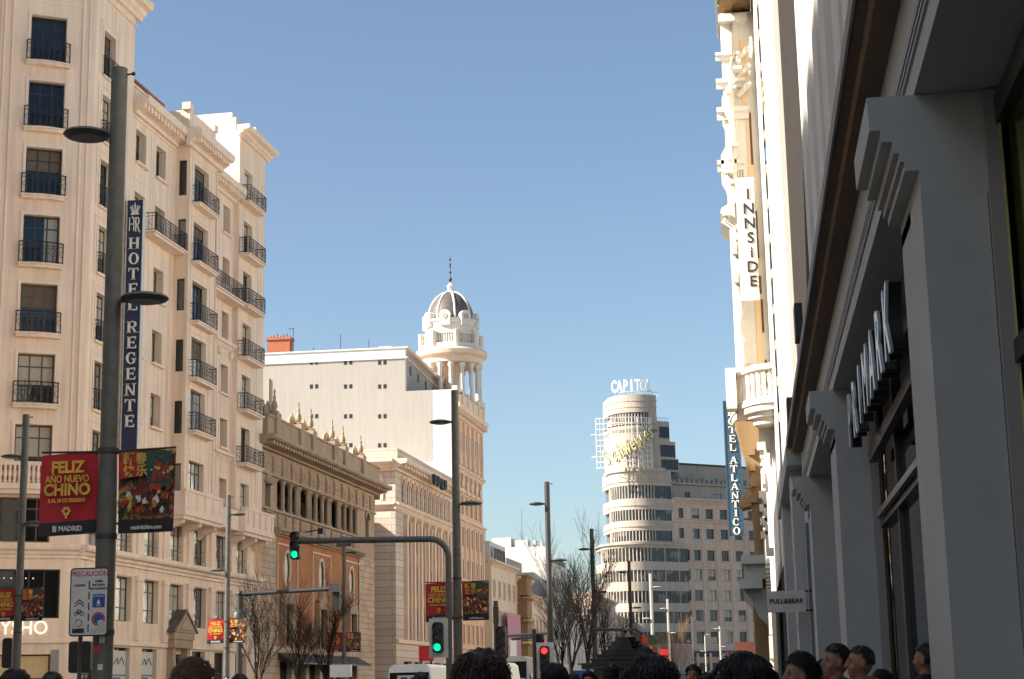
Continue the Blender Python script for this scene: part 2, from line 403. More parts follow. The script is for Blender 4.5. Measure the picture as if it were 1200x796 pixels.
# street face of the corner tower
ops = [(-4.25, -2.85, t - 2.35, t) for t in TOP]
W.fr = FL; T.fr = FL
wall(W, -5.2, -.4, 12.2, H1, ops)
for o in ops:
    window(FL, o[0], o[1], o[2], o[3], .28, hotel); sill(T, o[0], o[1], o[2]); surround(T, *o, d=.04)
    T.box(o[0] - .42, o[0] - .36, -.035, .01, o[2], o[3] + .45).box(o[1] + .36, o[1] + .42, -.035, .01, o[2], o[3] + .45).box(o[0] - .36, o[1] + .36, -.036, .01, o[3] + .39, o[3] + .45)
for o in ops: balcony(FL, o[0] - .12, o[1] + .12, o[2], -.0, .28, hotel, rail_h=.95, plain=True)
# corner face
opc = [(-3.05, -1.38, t - 2.4, t) for t in TOP]
W.fr = FC; T.fr = FC
wall(W, -4.35, 0, 12.2, H1, opc)
for i, o in enumerate(opc):
    window(FC, o[0], o[1], o[2], o[3], .28, hotel, frame='frame_dark' if i < 4 else 'frame_brown', gl='glass_blue' if i < 4 else 'glass'); surround(T, *o, d=.05)
    if i < 6: balcony(FC, o[0] - .22, o[1] + .22, o[2] + .02, -.0, .26, hotel, slab='cream', rail_h=1., bow=.18, th=.22)
for x in (-4.3, -3.92, -.62, -.3): T.box(x, x + .1, -.07, .01, 12.2, 35.6)
T.box(-3.9, -.63, -.05, .01, 34.75, 34.85)
W.fr = FN; T.fr = FN
wall(W, -9, 0, 12.2, H1, [(-4.2, -2.5, t - 2.4, t) for t in TOP])
for t in TOP: window(FN, -4.2, -2.5, t - 2.4, t, .28, hotel); balcony(FN, -4.4, -2.3, t - 2.38, 0, .26, hotel, slab='cream', rail_h=1., bow=.18, th=.22)
for x in (-.6, -.1): T.box(x, x + .1, -.07, .01, 12.2, 35.6)
# cornice of the corner tower, three facets
for fr, a, b in ((FL, -5.2, -.4), (FC, -4.35, 0), (FN, -9, 0)):
    T.fr = fr; cornice(T, a, b, 36.2, 37.2, .8, ends=True); T.box(a, b, -.1, .02, 35.75, 35.85)
W.fr = FL; W.box(-.42, -.4, 0, 6, 12.2, H1); W.fr = FL
W.box(-5, -.41, .3, 7.5, 36.9, 37.35)
# base storeys common to all facets
def base(fr, a, b, low, up, gr):
    W.fr = fr; T.fr = fr
    wall(W, a, b, 8.6, 12.2, up); wall(W, a, b, 4.25, 8.0, low); wall(W, a, b, -.2, 4.25, gr)
    cornice(T, a, b, 8.0, 8.62, .45, ends=False)
    T.box(a, b, -.12, .01, 4.2, 4.42)
xs = [-1.0 + 3.45 * i for i in range(6)]
base(FL, -5.2, 20.2, [(x, x + 2.0, 5.35, 7.5) for x in xs] + [(-4.5, -2.6, 5.35, 7.5)], [(x, x + 1.9, 8.72, 10.62) for x in xs] + [(-4.5, -2.7, 8.72, 10.62)],
     [(x, x + 2.0, .5, 4.1) for i, x in enumerate(xs) if i != 2] + [(5.95, 7.9, .2, 3.9)] + [(-4.6, -2.4, .5, 3.9)])
for i, x in enumerate(xs):
    window(FL, x, x + 2.0, 5.35, 7.5, .28, hotel, style='tall', gl='glass_reflect'); window(FL, x, x + 1.9, 8.72, 10.62, .28, hotel, style='tall', gl='glass_reflect')
    T.box(x - 1.05, x - .4, -.16, .01, 4.45, 7.35).box(x - 1.12, x - .33, -.2, .01, 7.36, 7.62).box(x - 1.05, x - .4, -.12, .01, 8.64, 10.7)
    T.box(x - .1, x + 2.1, -.06, .01, 7.55, 7.63)
    r = MB(FL)
    for zz in (9.0, 9.25, 9.5): r.tube((x + .05, .1, zz), (x + 1.85, .1, zz), .018, seg=4)
    r.build('railing', M['iron'], hotel)
    if i != 2: window(FL, x, x + 2.0, .5, 4.1, .28, hotel, style='sash', gl='glass_shop')
window(FL, -4.5, -2.6, 5.35, 7.5, .28, hotel, style='tall', gl='glass_reflect'); window(FL, -4.5, -2.7, 8.72, 10.62, .28, hotel, style='tall', gl='glass'); window(FL, -4.6, -2.4, .5, 3.9, .28, hotel, style='sash', gl='glass_shop')
for i in (0, 1):                                   # sale posters standing inside two windows
    p = MB(FL); x = xs[i]; p.box(x + .15, x + 1.85, .16, .2, .6, 3.95); o = p.build('poster', M['off_white'], hotel)
    q = MB(FL).box(x + .15, x + 1.2, .14, .158, .7, 2.7).box(x + .9, x + 1.85, .14, .158, .7, 1.9 + .5 * i).box(x + .2, x + 1.8, .145, .158, 2.75, 2.82)
    q.build('poster_print', M['sign_blue'] if not i else M['blue'], o)
    MB(FL).path([(x + .4, .14, 3.3), (x + .8, .14, 3.6), (x + .9, .14, 3.3), (x + 1.3, .14, 3.65), (x + 1.6, .14, 3.3)], .02, 4).build('poster_print', M['iron'], o)
# street door with pediment
d = MB(FL).box(5.75, 6.15, -.35, .02, 0, 4.2).box(7.75, 8.15, -.35, .02, 0, 4.2).box(5.6, 8.3, -.45, .02, 4.2, 4.62)
d.plate([(5.35, 5.0), (8.55, 5.0), (6.95, 6.05)], -.55, .02); d.plate([(5.95, 5.12), (7.95, 5.12), (6.95, 5.78)], -.6, -.551)
d.box(5.5, 8.4, -.5, .02, 4.63, 4.99)
for x in (5.85, 8.05): d.sphere((x, -.38, 3.2), .16, sc=(1, .7, 2.2))
do = d.build('doorway', M['tan_stone'], hotel)
MB(FL).plate([(5.2, 5.02), (6.95, 6.2), (8.7, 5.02), (8.55, 4.98), (6.95, 6.08), (5.35, 4.98)], -.62, .01).build('door_roof', M['slate'], hotel)
dd = MB(FL).box(5.95, 7.9, .2, .26, .2, 3.9); dl = dd.build('door', M['frame_dark'], hotel)
hh = MB(FL)
for x in (6.1, 6.55, 7.0, 7.45): hh.box(x, x + .3, .17, .199, .5, 3.1)
hh.box(6.1, 7.75, .17, .199, 3.25, 3.75); hh.build('pane', M['glass_shop'], dl)
# corner base
base(FC, -4.35, 0, [(-4.2, -.8, 5.3, 7.5)], [(-4.2, -1.35, 8.72, 10.75)], [(-3.9, -1.1, .3, 3.7)])
base(FN, -9, 0, [(-8, -.4, 5.3, 7.5)], [(-8, -.4, 8.72, 10.75)], [(-8, -.6, .3, 3.7)])
for fr, x0, x1 in ((FC, -4.2, -.8), (FN, -8, -.4)):
    window(fr, x0, x1, 5.3, 7.5, .28, hotel, style='strip', gl='glass_shop'); a = MB(fr)
    for k in range(7): a.sphere((x0 + .3 + k * .32, .2, 7.1), .035, 6, 4)
    a.build('spot_lamp', M['lit_letter'], hotel)
window(FC, -4.2, -1.35, 8.72, 10.75, .28, hotel, style='french', frame='frame_brown', gl='glass_shop')
window(FN, -8, -.4, 8.72, 10.75, .28, hotel, style='french', frame='frame_brown', gl='glass_shop')
window(FC, -3.9, -1.1, .3, 3.7, .28, hotel, style='sash', frame='frame_brown', gl='lit_interior'); window(FN, -8, -.6, .3, 3.7, .28, hotel, style='strip', gl='lit_interior')
MB(FC).box(-1.1, -.75, -.02, .25, .2, 3.9).build('door_frame', M['grey_stone'], hotel)
# round stone balcony of the corner
sb = MB(FC)
def bow(a, b, dep, n=14): return [(a, .02)] + [(a + (b - a) * i / n, -(dep + .35 * math.sin(PI * (i / n * .8 + .1)))) for i in range(n + 1)] + [(b, .02)]
sb.slab(bow(-4.6, .1, .55), 11.05, 11.3).slab(bow(-4.5, .0, .4), 10.85, 11.048).slab(bow(-4.6, .1, .5), 12.12, 12.3)
for q in bow(-4.5, 0, .45, 22)[1:-1]:
    sb.lathe(q[0], q[1], [(.05, 11.3), (.09, 11.38), (.045, 11.5), (.1, 11.72), (.05, 11.95), (.08, 12.05), (.06, 12.12)], 7)
sb.fr = FN; sb.box(-9, .2, -1., .02, 11.05, 11.3).box(-9, .2, -.95, -.7, 12.12, 12.3); baluster_row(sb, -9, .1, 11.3, 12.12, -.85)
sb.build('stone_balcony', M['cream_trim'], hotel, smooth=35)
# hotel wing, bays and recess (all in the street frame)
W.fr = FL; T.fr = FL
rows = [30.4 - 3.33 * k for k in range(6)]
opw = [(x, x + 1.35, t - 1.75, t) for t in rows for x in (.05, 2.78)]
wall(W, -.4, 5.6, 12.2, 31.9, opw, .42)
for i, o in enumerate(opw):
    window(FL, *o, .4, hotel, style='sash'); sill(T, o[0], o[1], o[2], d=.2)
    if i % 2 == 0: T.box(o[0] - .3, o[1] + .3, -.03, .01, o[2] - .95, o[2] - .88)
for x in (2.05, 4.85): T.box(x, x + .06, -.03, .01, 13, 30.8)
balcony(FL, 1.0, 5.55, 25.2, 0, .8, hotel, rail_h=.95)
# bay one
B1 = -.8
ob = [(6.3, 8.5, t - 2.3, t) for t in (30.4, 27.1, 23.8, 20.7, 17.85, 14.0)]
wall(W, 5.6, 9.8, 12.2, 31.9, ob, .3, B1)
for i, o in enumerate(ob):
    window(FL, *o, B1 + .28, hotel, style='french', gl='glass_blue' if i < 3 else 'glass_reflect')
    if i < 5: balcony(FL, 5.95, 9.0, o[2], B1, .52, hotel, rail_h=.95)
    T.box(5.95, 6.02, B1 - .03, B1 + .01, o[2] - .6, o[3] + .3); T.box(8.9, 8.97, B1 - .03, B1 + .01, o[2] - .6, o[3] + .3); T.box(6.02, 8.9, B1 - .03, B1 + .01, o[3] + .24, o[3] + .3)
FS1 = offs(FL, 5.6, 0, -PI / 2)                     # camera-facing cheek of the bay; x from 0 (wall) to .8 (street)
W.fr = FS1; os_ = [(.16, .62, t - (1.75 if i else 2.0), t) for i, t in enumerate(rows)]
wall(W, 0, .8, 12.2, 31.9, os_, .15)
for o in os_: window(FS1, *o, .12, hotel, style='plain')
W.fr = FL; W.box(9.78, 9.8, B1, 0, 12.2, 31.9)
# recess with narrow windows
orr = [(13.05, 14.25, t - 1.65, t) for t in (30.05, 26.9, 23.65, 20.5, 17.35, 13.9)]
wall(W, 9.8, 15.0, 12.2, 31.2, orr, .5)
for o in orr: window(FL, *o, .48, hotel, style='sash'); surround(T, *o, d=.03, t=.22); sill(T, o[0], o[1], o[2], d=.16)
for x in (11.1, 12.4): T.box(x, x + .06, -.03, .01, 12.5, 30.5)
cornice(T, 11.6, 15.0, 22.0 - .5, 22.0 - .1, .3, ends=False); cornice(T, 11.6, 15.0, 15.0, 15.4, .3, ends=False)
for x in (12.6, 14.5): T.sphere((x, -.12, 21.2), .16, 8, 5, (1, 1, 1.6))
balcony(FL, 9.85, 14.95, 24.4, 0, .9, hotel, rail_h=.95)
# last bay
B3 = -.3
ol = [(15.8, 17.35, t - 2.2, t) for t in (33.05, 29.8, 26.65, 23.5, 20.35, 17.2, 13.9)]
wall(W, 15.0, 19.8, 12.2, 35.2, ol, .3, B3)
for i, o in enumerate(ol):
    window(FL, *o, B3 + .28, hotel, style='sash', gl='glass_blue' if i < 2 else 'glass')
    if i < 6: balcony(FL, 15.1, 18.2, o[2], B3, .68, hotel, rail_h=.95)
    surround(T, *o, y=B3, d=.03)
W.box(15.0, 15.02, B3, 0, 12.2, 35.2); W.box(19.78, 19.8, B3, 9, 0, 35.2)
T.box(18.5, 18.58, B3 - .03, B3 + .01, 13, 34)
# cornices of the wing
cornice(T, -.4, 5.4, 31.1, 32.05, .85, dent=.42, ends=False); T.box(-.4, 5.6, -.06, .02, 30.9, 31.05)
cornice(T, 5.6, 9.9, 31.1, 32.05, .85, y=B1, dent=.42, ends=True)
cornice(T, 10.4, 15.0, 30.6, 31.45, .8, dent=.42, ends=False)
cornice(T, 15.0, 19.8, 34.8, 35.45, .75, y=B3, ends=True)
W.box(-.4, 5.6, .1, .35, 31.9, 32.6).box(5.65, 9.75, B1 + .1, B1 + .4, 31.9, 33.3).box(5.65, 5.9, B1 + .41, 4, 31.9, 33.3).box(9.5, 9.75, B1 + .41, 6, 31.9, 33.3)
W.box(9.8, 15, .1, .35, 31.2, 32.2)
W.box(5.5, 6.0, B1 + .02, B1 + .5, 33.301, 33.7).box(9.4, 9.9, B1 + .02, B1 + .5, 33.301, 33.7)
T.box(-.4, 5.5, .0, .45, 32.6, 32.72)
# white roof rooms behind the last bay, lit by the sun
WR = MB(FL).box(15.06, 19.7, 0, 9, 31.5, 36.1).box(16.6, 19.2, .8, 5, 36.1, 37.0).box(18.2, 19.6, B3 + .1, .6, 35.5, 36.5)
WR.build('roof_room', M['white_render'], hotel)
# attic storey with tiled eave
at = MB(FL); wall(at, -.4, 7.0, 31.9, 34.2, [(1.1, 1.6, 33.0, 33.6), (3.4, 5.2, 32.3, 33.3)], .25, 1.9); at.box(6.98, 7.0, 1.9, 8, 31.9, 34.2)
at.build('attic_wall', M['cream'], hotel)
window(FL, 1.1, 1.6, 33.0, 33.6, 2.1, hotel, style='plain'); window(FL, 3.4, 5.2, 32.3, 33.3, 2.1, hotel, style='sash')
MB(FL).prism([(1.35, 34.1), (1.35, 34.22), (8, 35.4), (8, 34.2)], -.4, 7.1).build('roof', M['roof_tile'], hotel)
rg = MB(FL)
for x in range(0, 30): rg.tube((-.3 + x * .25, 1.3, 34.2), (-.3 + x * .25, 8, 35.45), .05, seg=5)
rg.tube((3.0, 1.75, 34.1), (3.0, 1.75, 32), .04, seg=6); rg.build('roof_tile_ridges', M['roof_tile'], hotel)
al = MB(FL); al.tube((1.2, 1.7, 33.7), (1.2, 1.2, 33.8), .03, seg=6).build('wall_lamp', M['iron'], hotel)
# stone balconies over the shops
st = MB(FL)
for a, b, y in ((4.75, 10.6, -1.25), (14.6, 19.9, -1.1)):
    st.box(a, b, y, .0, 10.95, 11.22).box(a + .1, b - .1, y + .12, 0, 10.75, 10.948).box(a + .05, b - .05, y + .05, y + .25, 11.22, 12.2).box(a, b, y, y + .3, 12.2, 12.35)
    st.box(a + .05, a + .25, y + .251, 0, 11.22, 12.2).box(b - .25, b - .05, y + .251, 0, 11.22, 12.2)
    k = 5
    for i in range(k): x = a + .5 + (b - a - 1.) * i / (k - 1); st.box(x - .06, x + .06, y - .02, y + .049, 11.3, 12.15)
    for x in (a + .5, (a + b) / 2, b - .6): st.prism([(-.02, 10.1), (-.3, 10.3), (y + .3, 10.55), (y + .25, 10.748), (-.02, 10.748)], x - .18, x + .18)
st.box(10.61, 14.59, -.75, 0, 10.95, 11.2).box(10.61, 14.59, -.72, -.55, 11.2, 12.1)
st.box(-4.9, 4.7, -.5, 0, 10.95, 11.2)
st.build('stone_balcony', M['cream_trim'], hotel)
W.build('wall', M['cream'], hotel); T.build('moulding', M['cream_trim'], hotel)
# closing faces of the block, out of view
MB(FL).box(-4.9, 19.7, 9.0, 9.4, 0, 31).box(-4, 15, .6, 9, 31.3, 31.8).box(-13, -5, 4, 4.4, 0, 36).build('rear_wall', M['cream'], hotel)

dp = MB(FL)
for x in (9.72, 4.95): dp.tube((x, -.06 if x < 5 else -.86, 12.6), (x, -.06 if x < 5 else -.86, 24.9 if x < 5 else 31.0), .045, seg=6)
dp.build('downpipe', M['cream_trim'], hotel)
for (x0, z0, x1, z1) in ((-.3, 12.45, 5.5, 12.55), (10.0, 12.5, 14.9, 12.42)): MB(FL).path([(x0 + (x1 - x0) * k / 6, -.05, z0 + (z1 - z0) * k / 6 - .12 * math.sin(PI * k / 6)) for k in range(7)], .018, 4).build('cable', M['iron'], hotel)
# shop name over the corner shop window
sh = thing('shop_sign', FC(-2.6, -.15, 0), 'white shop name in thin capitals under the large corner shop window', 'shop sign')
text('lettering', 'OYSHO', .86, .04, M['lit_letter'], FC, -1.28, -.13, 4.85, sh, bold=.008, sx=.92, spacing=1.02, align='RIGHT')

# ------------------------------------------------------------------ upright hotel signs with serif letters
GL = {  # strokes in a 0..1 box: (x0,x1,z0,z1); 'o' ring; 'd' diagonal
 'H': [(.12, .32, 0, 1), (.68, .88, 0, 1), (.3, .7, .46, .56), 's.22', 's.78'],
 'T': [(.4, .6, 0, 1), (.08, .92, .9, 1), (.08, .15, .72, .92), (.85, .92, .72, .92), 'b.5'],
 'E': [(.18, .38, 0, 1), (.36, .85, .9, 1), (.36, .7, .46, .56), (.36, .88, 0, .1), (.78, .85, .76, .92), (.81, .88, .08, .26), (.66, .72, .38, .64), 's.28'],
 'L': [(.18, .38, 0, 1), (.36, .88, 0, .1), (.81, .88, .08, .3), 's.28'],
 'I': [(.4, .6, 0, 1), 's.5'],
 'O': ['o'], 'C': ['c'], 'G': ['c', (.66, .82, .1, .44), (.55, .92, .4, .48)],
 'N': [(.15, .25, 0, 1), (.75, .85, .0, 1), ('d', .15, 1, .8, 0, .2), 's.2', 't.8'],
 'A': [('d', .5, 1, .15, 0, .09), ('d', .5, 1, .82, 0, .2), (.3, .7, .3, .38), 'b.16', 'b.84'],
 'R': [(.15, .35, 0, 1), (.33, .62, .9, 1), (.33, .62, .46, .55), 'p', ('d', .5, .5, .85, 0, .19), 's.25', 'b.86'],
}
def glyph(mb, ch, x0, z0, w, h, y0, y1):
    B = lambda a, b, c, d: mb.box(x0 + a * w, x0 + b * w, y0, y1, z0 + c * h, z0 + d * h)
    def ring(a0, a1, n=16, cx=.5, cz=.5, rx=.42, rz=.5, tx=.2, tz=.08):
        for i in range(n):
            p = []
            for t, o in ((a0 + (a1 - a0) * i / n, 1), (a0 + (a1 - a0) * (i + 1) / n, 1), (a0 + (a1 - a0) * (i + 1) / n, 0), (a0 + (a1 - a0) * i / n, 0)):
                ex, ez = (rx, rz) if o else (rx - tx, rz - tz)
                p.append((x0 + (cx + ex * math.cos(t)) * w, z0 + (cz + ez * math.sin(t)) * h))
            mb.plate(p, y0, y1)
    for g in GL.get(ch, []):
        if g == 'o': ring(0, 2 * PI, 20)
        elif g == 'c': ring(R(42), R(318), 16); B(.74, .8, .66, .95)
        elif g == 'p': ring(-PI / 2, PI / 2, 10, .58, .73, .3, .27, .19, .09)
        elif isinstance(g, str):
            c = float(g[1:])
            if g[0] in 'sb': B(c - .18, c + .18, 0, .06)
            if g[0] in 'st': B(c - .18, c + .18, .94, 1)
        elif g[0] == 'd':
            _, xa, za, xb, zb, t = g
            mb.plate([(x0 + (xa - t / 2) * w, z0 + za * h), (x0 + (xa + t / 2) * w, z0 + za * h), (x0 + (xb + t / 2) * w, z0 + zb * h), (x0 + (xb - t / 2) * w, z0 + zb * h)], y0, y1)
        else: B(*g)
def upright_sign(name, fr, w, z0, z1, word, board, label, pitch, lh, lw, crest=False, bulbs=True):
    o = thing(name, fr(w / 2, 0, z0), label, 'hotel sign')
    b = MB(fr).box(0, w, -.14, .14, z0, z1); b.build('board', M[board], o)
    e = MB(fr).box(-.05, -.003, -.17, .17, z0, z1).box(w + .003, w + .04, -.17, .17, z0, z1).build('edge', M['off_white' if bulbs else board], o)
    if bulbs:
        k = MB(fr); n = int((z1 - z0) / .28)
        for i in range(n): k.box(-.22, -.052, -.05, .05, z0 + .14 + i * .28, z0 + .2 + i * .28)
        k.box(-.26, -.221, -.03, .03, z0, z1)
        k.build('lamp_ladder', M['off_white'], o)
    z = z1 - (1.95 if crest else .35)
    for ch in word:
        if ch == ' ': z -= pitch * .45; continue
        g = MB(fr); glyph(g, ch, (w - lw) / 2, z - lh, lw, lh, -.19, -.141); g.build('letter', M['sign_letter'], o); z -= pitch
    if crest:
        c = MB(fr); cz = z1 - .55
        for a in range(5): t = R(30 + a * 30); c.tube((w / 2 + .25 * math.cos(t), -.17, cz + .1 + .12 * math.sin(t)), (w / 2 + .12 * math.cos(t), -.17, cz - .15), .03, seg=5).sphere((w / 2 + .27 * math.cos(t), -.17, cz + .12 + .14 * math.sin(t)), .04, 6, 4)
        c.box(w / 2 - .2, w / 2 + .2, -.19, -.141, cz - .22, cz - .13).box(w / 2 - .02, w / 2 + .02, -.19, -.141, cz + .2, cz + .4)
        c.build('crown_emblem', M['sign_letter'], o)
        c = MB(fr)
        glyph(c, 'R', w / 2 - .02, cz - 1.1, .3, .75, -.19, -.141)
        for p, q in (((-.27, -.35), (-.27, -1.05)), ((-.05, -.35), (-.05, -1.05)), ((-.27, -.7), (-.05, -.7)), ((-.15, -.3), (.28, -1.15))):
            c.tube((w / 2 + p[0], -.165, cz + p[1]), (w / 2 + q[0], -.165, cz + q[1]), .025, seg=5)
        c.build('monogram', M['sign_letter'], o)
    br = MB(fr)
    for t in (.12, .5, .88):
        zz = z0 + (z1 - z0) * t; br.tube((-.8 if bulbs else w, 0, zz), (0 if bulbs else w + .9, 0, zz), .04, seg=6)
    br.build('bracket', M['iron'], o); return o
upright_sign('hotel_sign', Fr(-30.0 + .1, 79.0, 0), .80, 13.45, 26.1, 'HOTEL REGENTE', 'navy', 'tall navy upright sign with a crown and serif letters on the cream corner building', .785, .60, .62, crest=True)
# ================================================================== brick theatre with a column loggia
th = thing('brick_theatre', tuple(FL(33, 0, .1)), 'brown stone and orange brick building with a loggia of columns and stone finials', 'building')
FB = FL
w = MB(FB); pil = MB(FB); tr = MB(FB)
arch = [(21.3, 22.35, 12.9, 15.0), (44.75, 45.75, 12.9, 15.0)]
wall(w, 20.0, 47.4, 11.6, 16.7, arch + [(23.5, 42.6, 13.1, 15.05)], .5)
for a in arch:
    tr.plate([(a[0] - .15, 14.6)] + [((a[0] + a[1]) / 2 + .68 * math.cos(PI - PI * i / 8), 14.55 + .68 * math.sin(PI * i / 8)) for i in range(9)] + [(a[1] + .15, 14.6), (a[1], 14.55)] + [((a[0] + a[1]) / 2 + .5 * math.cos(PI * i / 8), 14.5 + .5 * math.sin(PI * i / 8)) for i in range(9)], -.12, -.003)
    window(FB, a[0], a[1], a[2], a[3], .35, th, style='sash', gl='glass_shop'); sill(tr, a[0], a[1], a[2])
# loggia columns: 3 narrow, wide, 3 narrow, wide, 3 narrow
x = 23.5; gaps = [1.35] * 3 + [2.15] + [1.35] * 3 + [2.15] + [1.35] * 3; cols = []
sc = (42.6 - 23.5) / sum(gaps); pos = [x]
for g in gaps: x += g * sc; pos.append(x)
for i, px_ in enumerate(pos):
    c = MB(FB); wide = i in (3, 4, 7, 8)
    for dx in ((-.27, .27) if wide else (0,)):
        c.lathe(px_ + dx * .9, .12, [(.22, 13.1), (.22, 13.2), (.16, 13.26), (.15, 14.7), (.14, 14.78), (.22, 14.88), (.23, 15.04)], 12)
    c.build('column', M['tan_stone'], th, smooth=40)
MB(FB).box(23.5, 42.6, 2.6, 2.8, 13.1, 15.1).box(23.3, 42.8, .5, 2.6, 15.06, 15.3).box(23.3, 42.8, .5, 2.6, 12.9, 13.08).box(23.3, 23.5, .5, 2.8, 13.08, 15.06).box(42.6, 42.8, .5, 2.8, 13.08, 15.06).build('loggia_wall', M['dark_stone_and_shade'], th)
lw = MB(FB)
for a, b in zip(pos, pos[1:]): lw.box((a + b) / 2 - .35, (a + b) / 2 + .35, 2.54, 2.599, 13.2, 14.6)
lw.build('loggia_window', M['glass_shop'], th)
for i in range(11):                                  # balustrade panels under the columns
    a, b = pos[i], pos[i + 1]; tr.box(a + .2, b - .2, -.1, -.003, 12.05, 12.85)
    tr.box(a + .3, b - .3, -.13, -.101, 12.2, 12.3).box(a + .3, b - .3, -.13, -.101, 12.6, 12.7)
for i in range(14):
    x = 20.6 + 1.95 * i; tr.box(x, x + .12, -.1, -.003, 15.3, 16.4); tr.plate([(x + .4, 15.5), (x + 1.5, 15.5), (x + 1.5, 16.2), (x + .4, 16.2)], -.06, -.003); tr.sphere((x + .95, -.05, 15.85), .18, 8, 5, (1.3, .5, 1))
tr.box(20, 47.4, -.18, .01, 12.92, 13.08).box(20, 47.4, -.16, -.003, 15.1, 15.24)
cornice(tr, 20.0, 47.4, 16.6, 17.3, 1.25, dent=.55, ends=True)
cornice(tr, 23.2, 43.3, 11.5, 11.95, .5, dent=.5, ends=True)
# brick field framed in stone
br = MB(FB); wall(br, 23.55, 43.0, 4.7, 11.5, [(24.85 + 7.55 * k - .1, 26.6 + 7.55 * k + .1, 4.8, 7.8) for k in range(3)], .3, .06)
br.build('brick_wall', M['red_brick'], th); MB(FB).box(20.3, 47.2, .62, 1.0, 0, 12.7).build('inner_wall', M['dark_stone_and_shade'], th)  # unseen dark core added to stop light leaking through the niches
qu = MB(FB); wall(qu, 20.0, 23.55, -.2, 11.6, []); wall(qu, 43.0, 47.4, -.2, 11.6, []); wall(qu, 23.55, 43.0, -.2, 4.7, [(24.5 + 3.1 * k, 26.9 + 3.1 * k, .2, 3.8) for k in range(6)], .4)
qu.box(47.38, 47.4, 0, 12, -.2, 16.8); qu.build('stone_wall', M['tan_block'], th)
for k in range(6): window(FB, 24.5 + 3.1 * k, 26.9 + 3.1 * k, .2, 3.8, .35, th, style='sash', gl='glass_shop')
aw = MB(FB).prism([(-.02, 4.3), (-1.1, 3.7), (-1.1, 3.6), (-.02, 4.15)], 24, 42.5); aw.build('canopy', M['frame_dark'], th)
for k in range(3):
    cx = 25.72 + 7.55 * k; fm = MB(FB)
    pts = [(cx + .72 * math.cos(2 * PI * i / 24), 9.55 + 1.22 * math.sin(2 * PI * i / 24)) for i in range(24)]
    for i in range(24):
        j = (i + 1) % 24; q = lambda p, s: (cx + (p[0] - cx) * s, 9.55 + (p[1] - 9.55) * (1 - (1 - s) * .6))
        fm.plate([pts[i], pts[j], q(pts[j], .76), q(pts[i], .76)], -.08, .059)
    f = fm.build('oval_window', M['rose_stone'], th)
    MB(FB).slab([(0, 0)], 0, 0) if False else None
    g = MB(FB); g.plate([(cx + .56 * math.cos(2 * PI * i / 24), 9.55 + 1.05 * math.sin(2 * PI * i / 24)) for i in range(24)], .02, .05); g.build('pane', M['glass_shop'], f)
    n = MB(FB); n.box(cx - 1.0, cx - .72, -.25, .05, 4.7, 7.3).box(cx + .72, cx + 1.0, -.25, .05, 4.7, 7.3).box(cx - 1.1, cx + 1.1, -.3, .05, 7.3, 7.55)
    n.plate([(cx - 1.1, 7.56), (cx + 1.1, 7.56), (cx + .35, 8.1), (cx + .2, 8.5), (cx, 8.75), (cx - .2, 8.5), (cx - .35, 8.1)], -.25, .05)
    n.sphere((cx - .8, -.12, 7.9), .14).sphere((cx + .8, -.12, 7.9), .14)
    n.build('niche', M['tan_stone'], th)
    MB(FB).box(cx - .7, cx + .7, .25, .3, 4.8, 7.4).build('niche_window', M['glass_shop'], th)
    x0, x1 = cx - 2.0 + .15, cx + 2.3
    e = MB(FB).box(x0, x0 + .1, -.02, .055, 4.8, 11.1).box(x1, x1 + .1, -.02, .055, 4.8, 11.1).box(x0 + .1, x1, -.02, .055, 11.0, 11.1); e.build('brick_frame', M['rose_stone'], th)
# parapet, pedestals and finials
pa = MB(FB); pa.box(20.2, 47.2, -.5, -.2, 17.3, 18.55).box(20.2, 47.2, -.56, -.14, 18.56, 18.7)
ped = [21.9, 26.9, 29.6, 34.7, 37.4, 42.2]
for x in ped: pa.box(x - .42, x + .42, -.68, -.05, 17.3, 18.95)
pa.box(20.2, 47.2, 1.5, 1.8, 17, 19.4); pa.build('parapet', M['tan_stone'], th)
for i, x in enumerate(ped):
    f = MB(FB); f.lathe(x, -.35, [(.30, 18.95), (.31, 19.08), (.13, 19.16), (.20, 19.36), (.17, 19.6), (.08, 19.8), (.07, 19.88), (.11, 19.94), (.055, 20.08), (.045, 20.26), (.08, 20.32), (.02, 20.5)], 10)
    f.lathe(x + .3, .2, [(.3, 18.9), (.3, 19.2), (.2, 19.5), (.08, 19.7), (.02, 19.85)], 6).lathe(x - .32, .1, [(.2, 18.9), (.22, 19.2), (.08, 19.5)], 6)
    f.build('finial', M['tan_stone'], th, smooth=50)
rb = MB(FB); rb.prism([(2.6, 17), (2.6, 19.9), (2.5, 19.9), (2.5, 20.05), (9, 20.6), (9, 17)], 20.3, 34.5); rb.prism([(2.0, 17), (2.0, 18.9), (9, 19.2), (9, 17)], 40.5, 46)
rb.build('attic', M['tan_stone'], th)
MB(FB).box(24, 28, 2.3, 2.59, 18.2, 19.4).box(31, 37, 2.3, 2.59, 18.0, 19.2).build('attic_brick', M['red_brick'], th)
MB(FB).box(20.4, 47, 1.9, 12, 16.8, 17.6).build('roof', M['slate'], th)
MB(FB).box(47.41, 53.7, 2.0, 14, 0, 15.6).build('shade_block', M['tan_block'], th)  # unseen block added to cast shade on the pale building's side wall
for x in (29.3, 36.8):                                # floodlights over the brick field
    f = MB(FB).tube((x, 0, 12.2), (x, -1.1, 12.3), .04, seg=6).box(x - .3, x + .3, -1.4, -1.05, 12.05, 12.4); f.build('floodlight', M['iron'], th)
w.build('wall', M['tan_stone'], th); tr.build('moulding', M['tan_stone'], th)

